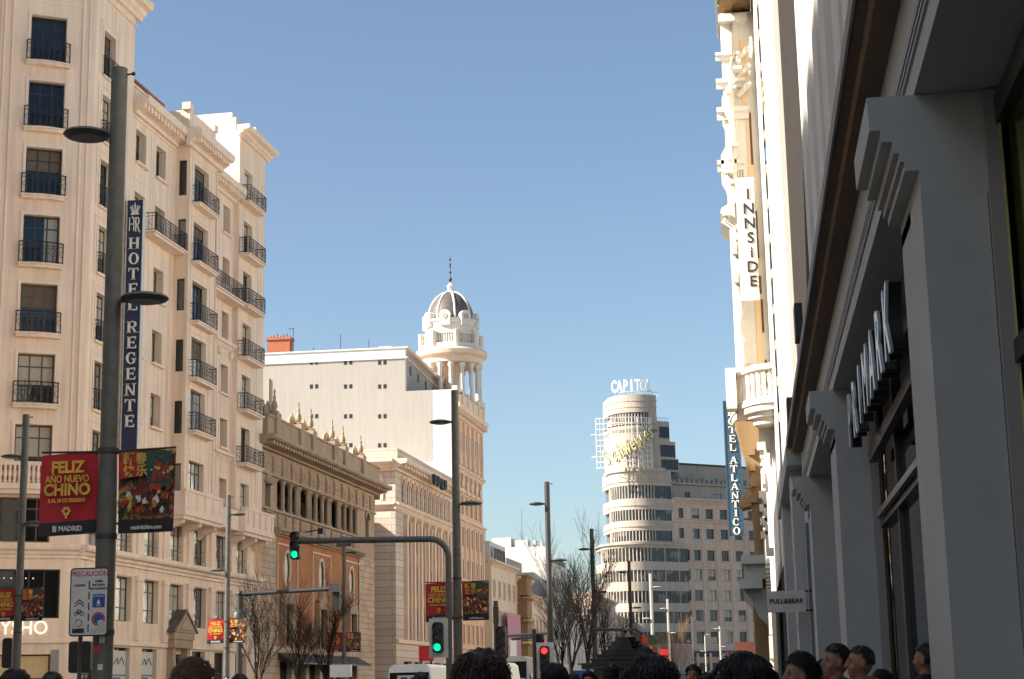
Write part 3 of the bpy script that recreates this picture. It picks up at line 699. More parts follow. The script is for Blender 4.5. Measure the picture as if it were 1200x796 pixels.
# ================================================================== pale block with arched frieze
pb = thing('pilaster_building', tuple(FL(64, 0, .1)), 'pale building with tall pilasters, an arched frieze and black letters on its cornice', 'building')
w = MB(FL); t = MB(FL); oc = MB(FL)
bays = [(57.0 + 2.55 * i) for i in range(7)]
wall(w, 54.0, 75.3, 5.9, 16.3, [(b + .5, b + 1.45, z0, z1) for b in bays for z0, z1 in ((6.3, 8.6), (9.8, 12.0), (13.1, 15.4))], .35)
wall(w, 54.0, 75.3, -.2, 5.9, [(56.5 + 3.6 * i, 59.2 + 3.6 * i, .3, 4.2) for i in range(5)], .4)
wall(w, 54.0, 75.3, 16.3, 20.2, [(56.0 + 1.56 * i, 56.75 + 1.56 * i, 17.0, 18.9) for i in range(12)], .5)
for i in range(12):
    x = 56.0 + 1.56 * i; window(FL, x, x + .75, 17.0, 18.9, .45, pb, style='plain')
    t.plate([(x - .2, 18.5)] + [(x + .375 + .6 * math.cos(PI - PI * k / 8), 18.55 + .6 * math.sin(PI * k / 8)) for k in range(9)] + [(x + .95, 18.5), (x + .75, 18.5)] + [(x + .375 + .38 * math.cos(PI * k / 8), 18.55 + .38 * math.sin(PI * k / 8)) for k in range(9)] + [(x, 18.5)], -.12, -.003)
    t.lathe(x + 1.16, -.05, [(.14, 16.9), (.1, 17.0), (.1, 18.3), (.15, 18.45)], 8)
for b in bays:
    MB(FL).box(b + 1.78, b + 2.12, -.05, -.003, 5.96, 16.1).build('ochre_panel', M['ochre'], pb); t.box(b - .35, b + .15, -.32, .01, 5.95, 15.7).box(b - .42, b + .22, -.38, .01, 15.7, 16.0).lathe(b + .32, -.12, [(.12, 6), (.12, 15.6)], 8).lathe(b + 1.62, -.12, [(.12, 6), (.12, 15.6)], 8)
    for z0, z1 in ((6.3, 8.6), (9.8, 12.0), (13.1, 15.4)): window(FL, b + .5, b + 1.45, z0, z1, .3, pb, style='sash')
    for z0, z1 in ((8.7, 9.7), (12.1, 13.0)): MB(FL).box(b + .45, b + 1.5, -.06, -.003, z0, z1).build('ochre_panel', M['ochre'], pb)
    if bays.index(b) in (0, 1, 2, 5, 6): MB(FL).box(b + .5, b + 1.45, -.04, -.003, 15.42, 16.1).build('ochre_panel', M['ochre'], pb)
for i in range(5): window(FL, 56.5 + 3.6 * i, 59.2 + 3.6 * i, .3, 4.2, .35, pb, style='sash', gl='glass_shop')
cornice(t, 54, 75.3, 16.2, 16.75, .35, ends=True); cornice(t, 54, 75.3, 19.3, 20.2, 1.15, ends=True, dent=.9); t.box(54, 75.3, -.2, .01, 5.6, 5.9)
w.box(54.3, 75.3, -.1, .3, 20.2, 21.2)
w.fr = offs(FL, 54.0, 0, -PI / 2); t.fr = w.fr
wall(w, -14, 0, -.2, 16.2, []); wall(w, -14, 0, 16.2, 20.2, [(-2.1, -1.25, 17.0, 19.0)], .3); w.box(-14, -.3, .3, .6, 20.2, 21.2)
wf = offs(FL, 54.0, 0, -PI / 2); window(wf, -2.1, -1.25, 17.0, 19.0, .28, pb, style='plain', gl='glass_pale')
t.plate([(-2.35, 17)] + [(-1.68 + .67 * math.cos(PI - PI * k / 8), 18.6 + .67 * math.sin(PI * k / 8)) for k in range(9)] + [(-1.0, 17), (-1.25, 17), (-1.25, 18.6), (-2.1, 18.6), (-2.1, 17)], -.1, -.003)
cornice(t, -14, 0, 16.2, 16.75, .35, ends=False); cornice(t, -14, 0, 19.3, 20.2, 1.15, ends=False)
w.build('wall', M['grey_block'], pb); t.build('moulding', M['rose_stone'], pb)
MB(FL).box(54.5, 75.3, .3, 14, 20.0, 20.3).box(75.28, 75.3, 0, 14, 0, 20.2).build('roof', M['white_render'], pb)
ls = thing('roof_lettering', tuple(FL(64.5, -1.1, 19.6)), 'row of black capital letters standing on the pale arched building cornice', 'sign')
for k, ch in enumerate('UUQU'): text('letter', ch, 1.15, .12, M['iron'], FL, 62.3 + 1.35 * k, -1.35, 19.45, ls, bold=.03)

# ================================================================== domed corner tower and its party wall
dt = thing('domed_building', tuple(FL(85, 0, .1)), 'orange cream corner building topped by a round columned lantern with a dark ribbed dome', 'building')
w = MB(FL); t = MB(FL)
zr = [2.6 + 3.05 * k for k in range(8)]
ops = [(77.2 + 2.15 * i, 78.1 + 2.15 * i, z0 + .5, z0 + 2.3) for i in range(6) for z0 in zr[1:]]
wall(w, 76.0, 90.0, -.2, 28.4, ops, .35)
for o in ops: window(FL, *o, .3, dt, style='sash'); surround(t, *o, t=.16, d=.08)
for k, z in ((0, 5.3), (3, 11.6), (4, 17.3), (6, 22.2)): cornice(t, 76, 90.0, z, z + .5, .4, ends=False)
for i in range(7): t.box(76.3 + 2.15 * i, 76.75 + 2.15 * i, -.25, .01, 22.8, 27.2).box(76.3 + 2.15 * i, 76.75 + 2.15 * i, -.2, .01, 12.2, 17.2)
for i in range(6): t.box(77.1 + 2.15 * i, 78.2 + 2.15 * i, -.3, .01, 20.3, 20.5).sphere((77.65 + 2.15 * i, -.15, 21.2), .4, 8, 5, (1, .5, 1.2))
cornice(t, 76, 90, 27.4, 28.5, .75, ends=False, dent=.8); t.box(76, 90, -.4, -.1, 28.5, 29.7)
for i in range(6): t.box(76 + 2.6 * i, 76.5 + 2.6 * i, -.5, 0, 28.5, 30.1)
cx, cy = 90.6, 3.3; RB = 3.0                       # round corner bay under the tower
ring = [(RB, -.2), (RB, 5.3), (RB + .25, 5.5), (RB + .25, 5.8), (RB, 5.9), (RB, 11.6), (RB + .25, 11.9), (RB, 12.1), (RB, 17.3), (RB + .25, 17.6), (RB, 17.8), (RB, 22.2), (RB + .25, 22.5), (RB, 22.7), (RB, 27.3), (RB + .5, 28.0), (RB + .6, 28.5), (RB + .1, 28.5), (RB + .1, 29.8), (RB, 29.8), (.1, 29.8)]
w.lathe(cx, cy, ring, 40)
for k in range(9):                                   # slim pilasters on the round bay
    a = R(200 + 20 * k)
    for z0, z1 in ((22.8, 27.2), (12.2, 17.2)):
        fa = Fr(*(FL(cx + RB * math.cos(a), cy + RB * math.sin(a), 0))[:2], FL.th + a + PI / 2, -.1); q = t.fr; t.fr = fa; t.box(-.2, .2, -.18, .05, z0, z1); t.fr = q
for z in zr[1:]:
    for a in (R(215), R(240), R(265), R(290), R(315)):
        fa = Fr(*(FL(cx + (RB + .03) * math.cos(a), cy + (RB + .03) * math.sin(a), 0))[:2], FL.th + a + PI / 2, -.1)
        window(fa, -.4, .4, z + .5, z + 2.3, -.02, dt, style='sash')
w.build('wall', M['orange_cream'], dt, smooth=30); t.build('moulding', M['rose_stone'], dt, smooth=30)
# lantern
TX = FL(93.2, 3.75, 0); TC = Fr(TX.x, TX.y, FL.th, -.1)
ln = MB(TC); ln.lathe(0, 0, [(3.5, 29.8), (3.5, 31.2), (3.0, 31.2), (.1, 31.25)], 40)
ln.lathe(0, 0, [(.8, 31.2), (.8, 35.2), (3.0, 35.2), (3.25, 35.3), (3.3, 35.9), (3.75, 36.1), (3.85, 36.5), (3.7, 36.75), (3.1, 36.8), (.1, 36.8)], 40)
ln.build('drum', M['rose_stone'], dt, smooth=30)
for k in range(16):
    a = 2 * PI * (k + .5) / 16; c = MB(TC); x, y = 2.95 * math.cos(a), 2.95 * math.sin(a)
    c.lathe(x, y, [(.33, 31.2), (.33, 31.4), (.25, 31.5), (.22, 34.7), (.34, 34.9), (.34, 35.2)], 12); c.build('column', M['hotel_white'], dt, smooth=40)
up = MB(TC); R8 = lambda r, z: [(r * math.cos(2 * PI * (i + .5) / 8), r * math.sin(2 * PI * (i + .5) / 8)) for i in range(8)]
up.slab(R8(3.35, 0), 36.8, 37.3).slab(R8(3.1, 0), 38.35, 38.55).lathe(0, 0, [(2.75, 36.8), (2.7, 39.6), (2.9, 39.75), (2.9, 40.0), (2.55, 40.1)], 32)
for k in range(8):
    a = 2 * PI * (k + .5) / 8; x, y = 3.2 * math.cos(a), 3.2 * math.sin(a)
    up.lathe(x, y, [(.3, 36.8), (.3, 38.5), (.34, 38.6), (.02, 38.7)], 8)
    b0 = Vector((3.0 * math.cos(a), 3.0 * math.sin(a))); a2 = a + PI / 4; b1 = Vector((3.0 * math.cos(a2), 3.0 * math.sin(a2)))
    for i in range(1, 9): p = b0.lerp(b1, i / 9); up.lathe(p.x, p.y, [(.07, 37.3), (.04, 37.6), (.08, 37.9), (.05, 38.35)], 6)
    a3 = a + PI / 8; fx = Fr(*(TC(2.66 * math.cos(a3), 2.66 * math.sin(a3), 0))[:2], TC.th + a3 + PI / 2, -.1); q = up.fr; up.fr = fx
    up.box(-.55, .55, -.3, .2, 39.2, 40.2).plate([(.62 * math.cos(PI * i / 10), 40.2 + .62 * math.sin(PI * i / 10)) for i in range(11)], -.32, .3)
    up.lathe(0, -.33, [(.1, 40.1)], 4); up.fr = q
up.build('parapet', M['hotel_white'], dt, smooth=30)
oc = MB(TC)
for k in range(8):
    a3 = 2 * PI * (k + 1) / 8; fx = Fr(*(TC(2.66 * math.cos(a3), 2.66 * math.sin(a3), 0))[:2], TC.th + a3 + PI / 2, -.1); oc.fr = fx
    oc.plate([(.27 * math.cos(2 * PI * i / 14), 40.15 + .3 * math.sin(2 * PI * i / 14)) for i in range(14)], -.36, -.321)
oc.build('round_window', M['glass_pale'], dt)
dm = MB(TC); prof = [(2.45 * math.cos(t), 40.0 + 3.3 * math.sin(t)) for t in [PI / 2 * i / 14 * .93 for i in range(15)]]
dm.lathe(0, 0, prof + [(.05, 43.35)], 40); dm.build('dome', M['slate'], dt, smooth=60)
rb = MB(TC)
for k in range(8):
    a = 2 * PI * (k + .5) / 8
    for p, q in zip(prof, prof[1:]): rb.tube((p[0] * math.cos(a), p[0] * math.sin(a), p[1]), (q[0] * math.cos(a), q[0] * math.sin(a), q[1]), .13, seg=6)
rb.lathe(0, 0, [(.4, 43.1), (.45, 43.4), (.28, 43.5), (.3, 43.8), (.42, 43.95), (.2, 44.2), (.02, 44.4)], 14)
rb.build('dome_rib', M['hotel_white'], dt, smooth=50)
sp = MB(TC).tube((0, 0, 44.3), (0, 0, 47.4), .05, .02, 6).lathe(0, 0, [(.02, 44.4), (.2, 44.7), (.05, 45), (.02, 45.1)], 8).sphere((0, 0, 45.5), .14).sphere((0, 0, 46.9), .13)
for a in range(8): sp.tube((.28 * math.cos(R(45 * a)), 0, 46.2 + .28 * math.sin(R(45 * a))), (.28 * math.cos(R(45 * a + 45)), 0, 46.2 + .28 * math.sin(R(45 * a + 45))), .025, seg=4)
sp.tube((0, 0, 46.5), (.5, 0, 46.4), .03, seg=4); sp.build('spire', M['iron'], dt)
# party wall, camera-facing, with the set-back top
yp = 156.0
FPW = Fr(0, yp, 0, 0)
pw = MB(FPW)
P = lambda px, py: (atY(px, py, yp).x, atY(px, py, yp).z)
xa = P(311, 413)[0] - 6; x475, z475 = P(475, 408); x530, z530 = P(530, 455); z476 = P(475, 454)[1]; zt = P(311, 413)[1]
pw.plate([(xa, 0), (x530, 0), (x530, z530 - .1), (x475, z530 - .1), (x475, z475 - .0), (xa, z475)], 0, .5)
pw.build('party_wall', M['white_render'], dt)
x508 = P(508, 600)[0]; zb = P(500, 541)[1]
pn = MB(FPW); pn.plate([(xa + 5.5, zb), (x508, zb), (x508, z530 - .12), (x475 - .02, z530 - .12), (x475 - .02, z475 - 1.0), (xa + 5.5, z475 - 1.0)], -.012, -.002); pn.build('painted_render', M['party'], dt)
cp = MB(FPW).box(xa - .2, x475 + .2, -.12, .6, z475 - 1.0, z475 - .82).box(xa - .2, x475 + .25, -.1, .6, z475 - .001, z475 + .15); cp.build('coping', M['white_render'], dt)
vt = MB(FPW)
for px_ in (368, 408, 448):
    for py_ in (425, 453, 488, 522):
        X_, Z_ = P(px_, py_)
        for d_ in (-.26, .26): MB(FPW).box(X_ + d_ - .15, X_ + d_ + .15, -.03, -.013, Z_ - .2, Z_ + .2).build('wall_vent', M['iron'], dt)
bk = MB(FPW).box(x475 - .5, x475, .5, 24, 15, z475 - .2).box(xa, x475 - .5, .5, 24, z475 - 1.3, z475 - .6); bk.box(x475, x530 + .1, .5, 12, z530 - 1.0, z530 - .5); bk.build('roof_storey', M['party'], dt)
cp2 = MB(FPW).box(x475 - .3, x475 + .35, .5, 24.5, z475 - .19, z475 + .15).box(x475 - .1, x475 + .12, .5, 24, z475 - 1.0, z475 - .85); cp2.build('coping', M['rose_stone'], dt)
for x_, h_ in ((x475 - 4, 1.4), (x475 - 9.5, .9), (x475 - 6.8, 2.1)): MB(FPW).tube((x_, 2.0, z475 - .6), (x_, 2.0, z475 + h_), .035, seg=4).build('aerial', M['iron'], dt)
MB(FPW).box(x475 - 3.2, x475 - 2.0, 3, 4.4, z475 - .6, z475 + .9).build('roof_vent', M['off_white'], dt)
MB(FPW).tube((xa + 6.4, -.08, 14), (xa + 6.4, -.08, z475 - 2.4), .09, seg=6).build('downpipe', M['tan_stone'], dt)
sv = MB(FPW)
for k in range(5): MB(FPW).box(x475 + .002, x475 + .06, 2 + 4 * k, 2.7 + 4 * k, z475 - 2.2, z475 - 1.4).build('wall_vent', M['iron'], dt)
ch = thing('brick_chimney', tuple(atY(327, 411, 160)), 'wide red brick chimney with a row of small pots on the cream wall', 'chimney')
cX, cZ = atY(313, 411, 160).x, atY(313, 413, 160).z - .3
MB(Fr(cX, 160)).box(0, 2.3, 0, 1.2, cZ, cZ + 1.5).box(-.12, 2.42, -.12, 1.32, cZ + 1.5, cZ + 1.75).build('stack', M['chimney_brick'], ch)
pt = MB(Fr(cX, 160))
for k in range(7): pt.cyl(.2 + .32 * k, .6, cZ + 1.75, cZ + 2.0 + .12 * (k % 3), .09, 8)
pt.build('chimney_pot', M['roof_tile'], ch)
an = thing('roof_antenna', tuple(atY(344, 411, 160)), 'thin aerial beside the brick chimney', 'antenna')
aX = atY(344, 411, 160); a_ = MB().tube(tuple(aX), (aX.x - .05, 160, aX.z + 2.3), .03, seg=5).tube((aX.x - .5, 160, aX.z + 2.2), (aX.x + .1, 160, aX.z + 2.25), .03, seg=4).tube((aX.x - .4, 160, aX.z + 2.0), (aX.x - .4, 160, aX.z + 2.4), .02, seg=4); a_.build('mast', M['iron'], an)

# ================================================================== lower houses further up on the left
def house(name, label, fr, x0, x1, z1, mat, nx, rows, ww=1.0, wh=1.7, dep=10, trim='rose_stone', gl='glass', side=True, z00=4.6, dz=3.1, shop='glass_shop', cor=.5, cat='building', endwall=True):
    o = thing(name, tuple(fr((x0 + x1) / 2, 0, .1)), label, cat)
    w = MB(fr); t = MB(fr); st = (x1 - x0) / nx
    ops = [(x0 + st * (i + .5) - ww / 2, x0 + st * (i + .5) + ww / 2, z00 + dz * k + .5, z00 + dz * k + .5 + wh) for i in range(nx) for k in range(rows)]
    sh_ = [(x0 + st * i + .3, x0 + st * (i + 1) - .3, .2, 3.6) for i in range(nx)]
    wall(w, x0, x1, -.2, z1, ops + sh_, .3)
    for q in ops: window(fr, *q, .25, o, style='sash', gl=gl); surround(t, *q, t=.13, d=.06); sill(t, q[0], q[1], q[2])
    for q in sh_: window(fr, *q, .25, o, style='sash', gl=shop)
    cornice(t, x0, x1, z1 - .6, z1, cor, ends=False); t.box(x0, x1, -.15, .01, 4.0, 4.3)
    if endwall: w.box(x0 - .0, x0 + .3, .01, dep, -.2, z1 + .3).box(x1 - .3, x1, .01, dep, -.2, z1 + .3)
    w.box(x0, x1, .3, dep, z1 - .4, z1 - .1)
    w.build('wall', M[mat], o); t.build('moulding', M[trim], o); return o
e1 = house('yellow_house', 'pale yellow house with a white glazed roof terrace just past the domed building', FL, 94.0, 108.2, 15.0, 'pale_yellow', 5, 3)
q = MB(FL).box(98.5, 107.5, 1.0, 8, 15.0, 17.3).box(98.5, 101.5, 2.0, 7, 17.3, 18.8); q.build('roof_terrace', M['white_render'], e1)
q = MB(FL)
for k in range(5): q.box(99.0 + 1.7 * k, 100.3 + 1.7 * k, .95, .999, 15.6, 16.8)
q.build('terrace_window', M['glass_blue'], e1)
hs = thing('pink_hoarding', tuple(FL(100, -.6, .1)), 'pink printed hoarding sheet hung on the yellow house front', 'hoarding')
MB(FL).box(98.8, 106.5, -.75, -.7, 4.5, 9.8).box(99.2, 104.5, -.78, -.751, 6.0, 7.8).build('sheet', M['pink'], hs)
MB(FL).box(99.5, 103.5, -.8, -.781, 5.2, 7.0).build('print', M['white'], hs)
e2 = house('ochre_house', 'ochre stone house with stacked bay windows between the yellow house and white tower block', FL, 108.2, 118.0, 14.2, 'orange_cream', 4, 3, side=True)
q = MB(FL)
for k in range(4): q.box(109.0, 112.0, -1.1, 0, 4.6 + 2.5 * k, 6.6 + 2.5 * k).box(108.8, 112.2, -1.25, 0, 6.61 + 2.5 * k, 6.85 + 2.5 * k)
q.build('bay_window', M['brown_stone_and_shade'], e2)
e3 = house('grey_house', 'small rose coloured house with a slate attic left of the white tower block', FL, 118.0, 131.0, 12.6, 'rose_stone', 5, 2)
q = MB(FL).prism([(0, 12.6), (1.2, 15.2), (8, 15.6), (8, 12.6)], 120, 131); q.build('roof', M['slate'], e3)
e4 = thing('white_tower_block', tuple(FL(140, 0, .1)), 'white flat-roofed block with roof plant and an aerial, above the lower houses', 'building')
z4 = atY(610, 640, 211).z
FT = offs(FL, 131.2, 0, -PI / 2)
w = MB(FT); wall(w, -7.6, 0, 0, z4, [(-3.9, -3.1, 15.6, 16.6), (-5.2, -4.2, 7, 8.2)], .2); window(FT, -3.9, -3.1, 15.6, 16.6, .18, e4, style='plain')
w.fr = FL; ops = [(133 + 2.4 * i, 134.5 + 2.4 * i, 5 + 3 * k, 6.7 + 3 * k) for i in range(6) for k in range(4)]
wall(w, 131.2, 150, 0, z4 - 1.8, ops, .3); w.box(131.2, 150, 7.3, 7.6, 0, z4).box(131.3, 150, 1.5, 7.3, z4 - 2.1, z4 - 1.8).box(131.21, 131.5, 0, 7.3, 10, z4 - .02); w.box(132, 140, 2.5, 7.3, z4 - 1.8, z4)
for q in ops: window(FL, *q, .25, e4, style='sash')
w.build('wall', M['white_render'], e4)
for b_ in ((131.6, 134, 2.6, 4.2, z4, z4 + .9), (132, 137, 4.8, 7.2, z4, z4 + 1.3), (134.5, 135.6, 1.2, 2.2, z4, z4 + .7)): MB(FL).box(*b_).build('roof_plant', M['off_white'], e4)
MB(FL).cyl(133, 1.8, z4, z4 + .9, .3, 8).build('water_tank', M['off_white'], e4)
for k in range(8): MB(FL).tube((131.5 + k * .9, .9 + (k * 37 % 7), z4), (131.5 + k * .9, .9 + (k * 37 % 7), z4 + .8 + (k * 13 % 5) * .2), .05, seg=4).build('vent_pipe', M['off_white'], e4)
MB(FL).tube((133.5, 3.6, z4), (133.5, 3.6, z4 + 5), .05, .02, 4).build('aerial', M['iron'], e4)
MB(FL).box(141, 147, .2, 1.3, z4 - 1.8, z4 - 1.0).build('roof_planting', paint('roof_planting', (.06, .1, .03)), e4)
e5 = thing('grey_glass_house', tuple(FL(123, 4, .1)), 'grey clad block with a dark glazed end in front of the white tower block', 'building')
q = MB(FL).box(120, 130.5, 3.2, 6.8, 0, 17.2); q.build('wall', M['grey_stone'], e5)
q = MB(offs(FL, 120, 0, -PI / 2)).box(-6.7, -3.4, -.05, -.002, 14.5, 17); q.build('window', M['glass_blue'], e5)
# far left row closing the street
for i, (a, b, z, m_, lb) in enumerate(((150, 172, 11.5, 'white_render', 'low white building far up the street beyond the white tower block'), (172, 200, 15.5, 'rose_stone', 'rose building seen through the bare trees left of the curved tower'), (200, 232, 13.5, 'pale_yellow', 'farthest pale building behind the bare trees'))):
    house('street_building', lb, FL, a, b, z, m_, 6, 3)
# blocks outside the frame on the left that shade the street
for i, (y0, y1, h, lb) in enumerate(((-70, -25, 31, 'cream building across the street, far behind the viewer'), (-25, 14, 34.2, 'cream building across the street, left of the viewer'), (14, 50, 31.5, 'cream building across the street before the side street'))):
    FO = Fr(-31, y0, PI / 2)
    o = thing('street_building', (-31, (y0 + y1) / 2, 0), lb, 'building')
    w = MB(FO); n = int((y1 - y0) / 4); ops = [(1 + 4 * k, 2.6 + 4 * k, 5 + 3.6 * r, 7.4 + 3.6 * r) for k in range(n) for r in range(7)]
    wall(w, 0, y1 - y0, 0, h, ops); w.box(0, y1 - y0, .3, 14, h - .4, h).box(0, .3, .01, 14, 0, h).box(y1 - y0 - .3, y1 - y0, .01, 14, 0, h); w.build('wall', M['cream'], o)
    g = MB(FO); g.box(.5, y1 - y0 - .5, .26, .3, 1, h - 2); g.build('window_glass', M['glass_pale'], o)
# ================================================================== right side: large shop front (nearest)
FR = Fr(1.3, 0, -PI / 2, -.1)                      # x = -Y ; y = depth into the building
sp_ = thing('shop_building', (2.5, 10, 0), 'grey stone shop building with heavy piers and stepped brackets at the right', 'building')
PY = [(0.2, 1.7), (11.4, 12.85), (23.4, 24.9), (33.2, 34.6)]
fa = MB(FR)
def bracket(mb, a, b):
    """stepped corbel over a pier, profile cut in the depth plane"""
    prof = [(.9, 5.60), (-.31, 5.60), (-.33, 5.24), (-.30, 4.86), (-.30, 5.20)]
    p = [(.45, 5.62), (-.32, 5.62), (-.315, 5.38), (-.24, 5.38), (-.24, 5.295), (-.165, 5.295), (-.165, 5.21), (-.125, 5.21), (-.125, 5.145), (-.095, 5.145), (-.095, 5.08), (.0, 5.08), (.0, 4.9), (.45, 4.9)]
    mb.prism(p, a, b)
for (a, b) in PY:
    q = MB(FR).box(-b, -a, 0, .44, -.2, 5.0); q.build('pier', M['pier_stone'], sp_)
    q = MB(FR); bracket(q, -b - .002, -a + .002); q.build('bracket', M['pier_stone'], sp_)
    q = MB(FR).box(-a + .002, -a + .08, .445, .55, 0, 5.6).box(-b - .08, -b - .002, .445, .55, 0, 5.6); q.build('window_frame', M['grey_stone'], sp_)
# architrave with grooves, soffits and canopy
ar = MB(FR).box(-36, 14, .0, .6, 5.625, 6.46)
ar.build('architrave', M['pier_stone'], sp_)
gv = MB(FR)
for z in (5.86, 5.93, 6.0): gv.box(-36, 14, -.012, -.001, z, z + .025)
gv.build('groove', M['frame_dark'], sp_)
gv = MB(FR)
for z in (5.845, 5.915, 5.985): gv.box(-36, 14, -.02, -.001, z - .02, z)
gv.build('fillet', M['pier_stone'], sp_)
so = MB(FR).box(-36, 14, .6, 1.4, 5.55, 5.75); so.build('soffit', M['brown_stone_and_shade'], sp_)
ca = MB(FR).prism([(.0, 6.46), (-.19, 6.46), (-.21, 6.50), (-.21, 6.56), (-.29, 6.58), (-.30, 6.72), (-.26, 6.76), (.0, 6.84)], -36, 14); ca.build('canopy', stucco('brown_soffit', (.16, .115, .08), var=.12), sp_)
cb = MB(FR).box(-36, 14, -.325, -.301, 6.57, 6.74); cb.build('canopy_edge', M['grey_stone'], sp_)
# shop glass between the piers
for a, b in ((-30, -12.99 + 0), ):
    pass
def shopglass(a, b, gl, nm=3):
    o = MB(FR).box(a, b, .60, .62, .2, 5.55).build('shop_window', M[gl], sp_)
    f = MB(FR); f.box(a, b, .52, .598, 3.7, 3.85).box(a, b, .50, .598, 0, .3).box(a, b, .52, .598, 5.35, 5.54)
    for i in range(1, nm): x = a + (b - a) * i / nm; f.box(x - .04, x + .04, .54, .597, .3, 5.35)
    f.build('glazing_bar', M['frame_dark'], o); return o
shopglass(-11.35, -1.8, 'glass_olive', 1); shopglass(-23.25, -13.0, 'glass_shop', 4); shopglass(-33.05, -25.05, 'glass_shop', 3); shopglass(-.05, 12, 'glass_shop', 3)
MB(FR).box(-11.31, -11.29, .535, .55, .2, 5.5).build('brass_edge', paint('brass_edge', (.45, .42, .14), .35, metal=.5), sp_)
MB(FR).box(-22.8, -13.2, .44, .5, 3.78, 3.86).build('transom', M['frame_grey'], sp_)
# the wall above the canopy
up = MB(FR)
wall(up, -27.0, 14, 6.8, 30, [(-9.6, -7.9, z, z + 3.0) for z in (9.5, 14, 18.5, 23)] + [(-14.4, -12.8, z, z + 3.0) for z in (14.0, 18.5, 23)] + [(-4, -2.2, z, z + 3) for z in (9.5, 14, 18.5, 23)] + [(3, 5, z, z + 3) for z in (9.5, 14, 18.5, 23)], .5, .08)
for x in (-26.9, -24.6, -22.4, -20.6, -18.2, -16.6, -10.9): up.box(x, x + 1.1, -.06, .079, 6.85, 30)
up.box(-27, 14, .3, 12, 29.5, 30)
up.build('upper_wall', M['white_render'], sp_)
for z in (9.5, 14, 18.5, 23):
    for x0, x1 in ((-9.6, -7.9), (-4, -2.2), (3, 5)) + (((-14.4, -12.8),) if z > 10 else ()): window(FR, x0, x1, z, z + 3, .5, sp_, style='sash')
MB(FR).box(-36.0, -27.02, -.0, 1.0, 6.84, 30).build('shade_strip', M['dark_stone_and_shade'], sp_)  # shaded strip of the upper wall, its shade put into the dark colour
MB(FR).box(-36, 14, .7, 1.0, 0, 30).box(13.7, 14, .6, 12, 0, 30).build('inner_wall', M['brown_stone_and_shade'], sp_)
MB(FR).prism([(-.02, 9.7), (-.5, 9.7), (-.55, 9.9), (-.02, 10.5)], -9.9, -7.6).build('window_hood', M['white_render'], sp_)
for x, z in ((-29.2, 7.5), (-36.6, 7.1)):            # speaker-like boxes fixed above the canopy
    MB(FR).box(x - .3, x + .3, -.26, -.125, z, z + .6).build('wall_box', M['iron'], sp_)
# metal letters along the architrave
pk = thing('shop_lettering', (1.5, 19, 4.9), 'mirror steel shop letters standing in the first opening between the stone piers', 'shop sign')
word = 'PRIMARK'; yy = 22.9
for i, ch in enumerate(word):
    Y_ = 22.4 - i * 1.03
    a = text('letter', ch, .98, .015, M['steel'], FR, -Y_, .15, 5.0, pk, bold=.012, sx=1.0)
    b = text('letter_side', ch, .98, .06, M['iron'], FR, -Y_, .23, 5.0, a, bold=.0, sx=1.0)
MB(FR).box(-23.0, -15.6, .4, .5, 4.55, 4.7).build('mounting_rail', M['iron'], pk)

# next shop, beyond the grey piers
nb = thing('narrow_shop_building', (2, 41, 0), 'dark shop front with tall doorway beyond the grey piers, behind the small white sign', 'building')
q = MB(FR); wall(q, -48, -36.02, -.2, 6.9, [(-43.2, -38.4, .2, 5.2)], .5, -.02); q.build('shop_wall', M['grey_stone'], nb)
MB(FR).box(-43.2, -38.4, .45, .5, .2, 5.2).build('shop_window', M['glass_shop'], nb)
MB(FR).box(-38.38, -36.9, -.24, -.022, 0, 6.2).box(-45.4, -43.9, -.3, -.022, 0, 6.2).box(-48, -36.02, -.34, -.022, 6.2, 6.6).build('pilaster', M['pier_stone'], nb)
q = MB(FR); wall(q, -48.5, -36.02, 6.9, 30, [], .3, -.12)
q.box(-48.5, -36.02, .3, 11, 29, 29.5).box(-36.3, -36.021, -.118, .5, 6.9, 29); q.build('upper_wall', M['hotel_white'], nb)
q = MB(FR)
for k in range(20): q.box(-48.5, -48.2, -.16, -.125, 9 + 1.05 * k, 9.25 + 1.05 * k)
for z in (18.2, 18.5, 18.8): q.box(-48.4, -47.2, -.17, -.121, z, z + .12)
q.box(-41.5, -41.2, -.15, -.121, 6.9, 29).box(-39, -38.7, -.15, -.121, 6.9, 29)
q.build('quoin', M['rose_stone'], nb)

# ------------------------------------------------------------------ ornate white hotel with a curved balcony
oh = thing('ornate_hotel', (1.0, 57, 0), 'sunlit white hotel with ornate projecting bay and curved stone balcony at the right', 'building')
FI = Fr(1.12, 48.5, -PI / 2, -.1)                  # x = 48.5 - Y
FO_ = Fr(0, 54.6, 0, -.1)                          # camera-facing cheek of the bay: x = world X
w = MB(FI); t = MB(FI); y_ = MB(FI); br = MB(FI)
wall(w, -30, 0, 0, 30, [(-27 + 4 * k, -25.6 + 4 * k, z, z + 2.6) for k in range(5) for z in (12.5, 17.2, 22)] , .4)
w.box(-30, 0, .3, 10, 29.6, 30)
# projecting bay
w.fr = FO_
ob = [(.74, .86, 18.9, 20.3), (.78, .90, 14.6, 16.6), (.83, .95, 11.7, 12.9), (.72, .84, 21.7, 22.6)]
ob = []
wall(w, .0, 1.12, 10.3, 24.0, ob, .1)
w.fr = FI; w.box(-16, -6.13, -1.12, -.0, 10.3, 24.0)
y_.fr = FO_
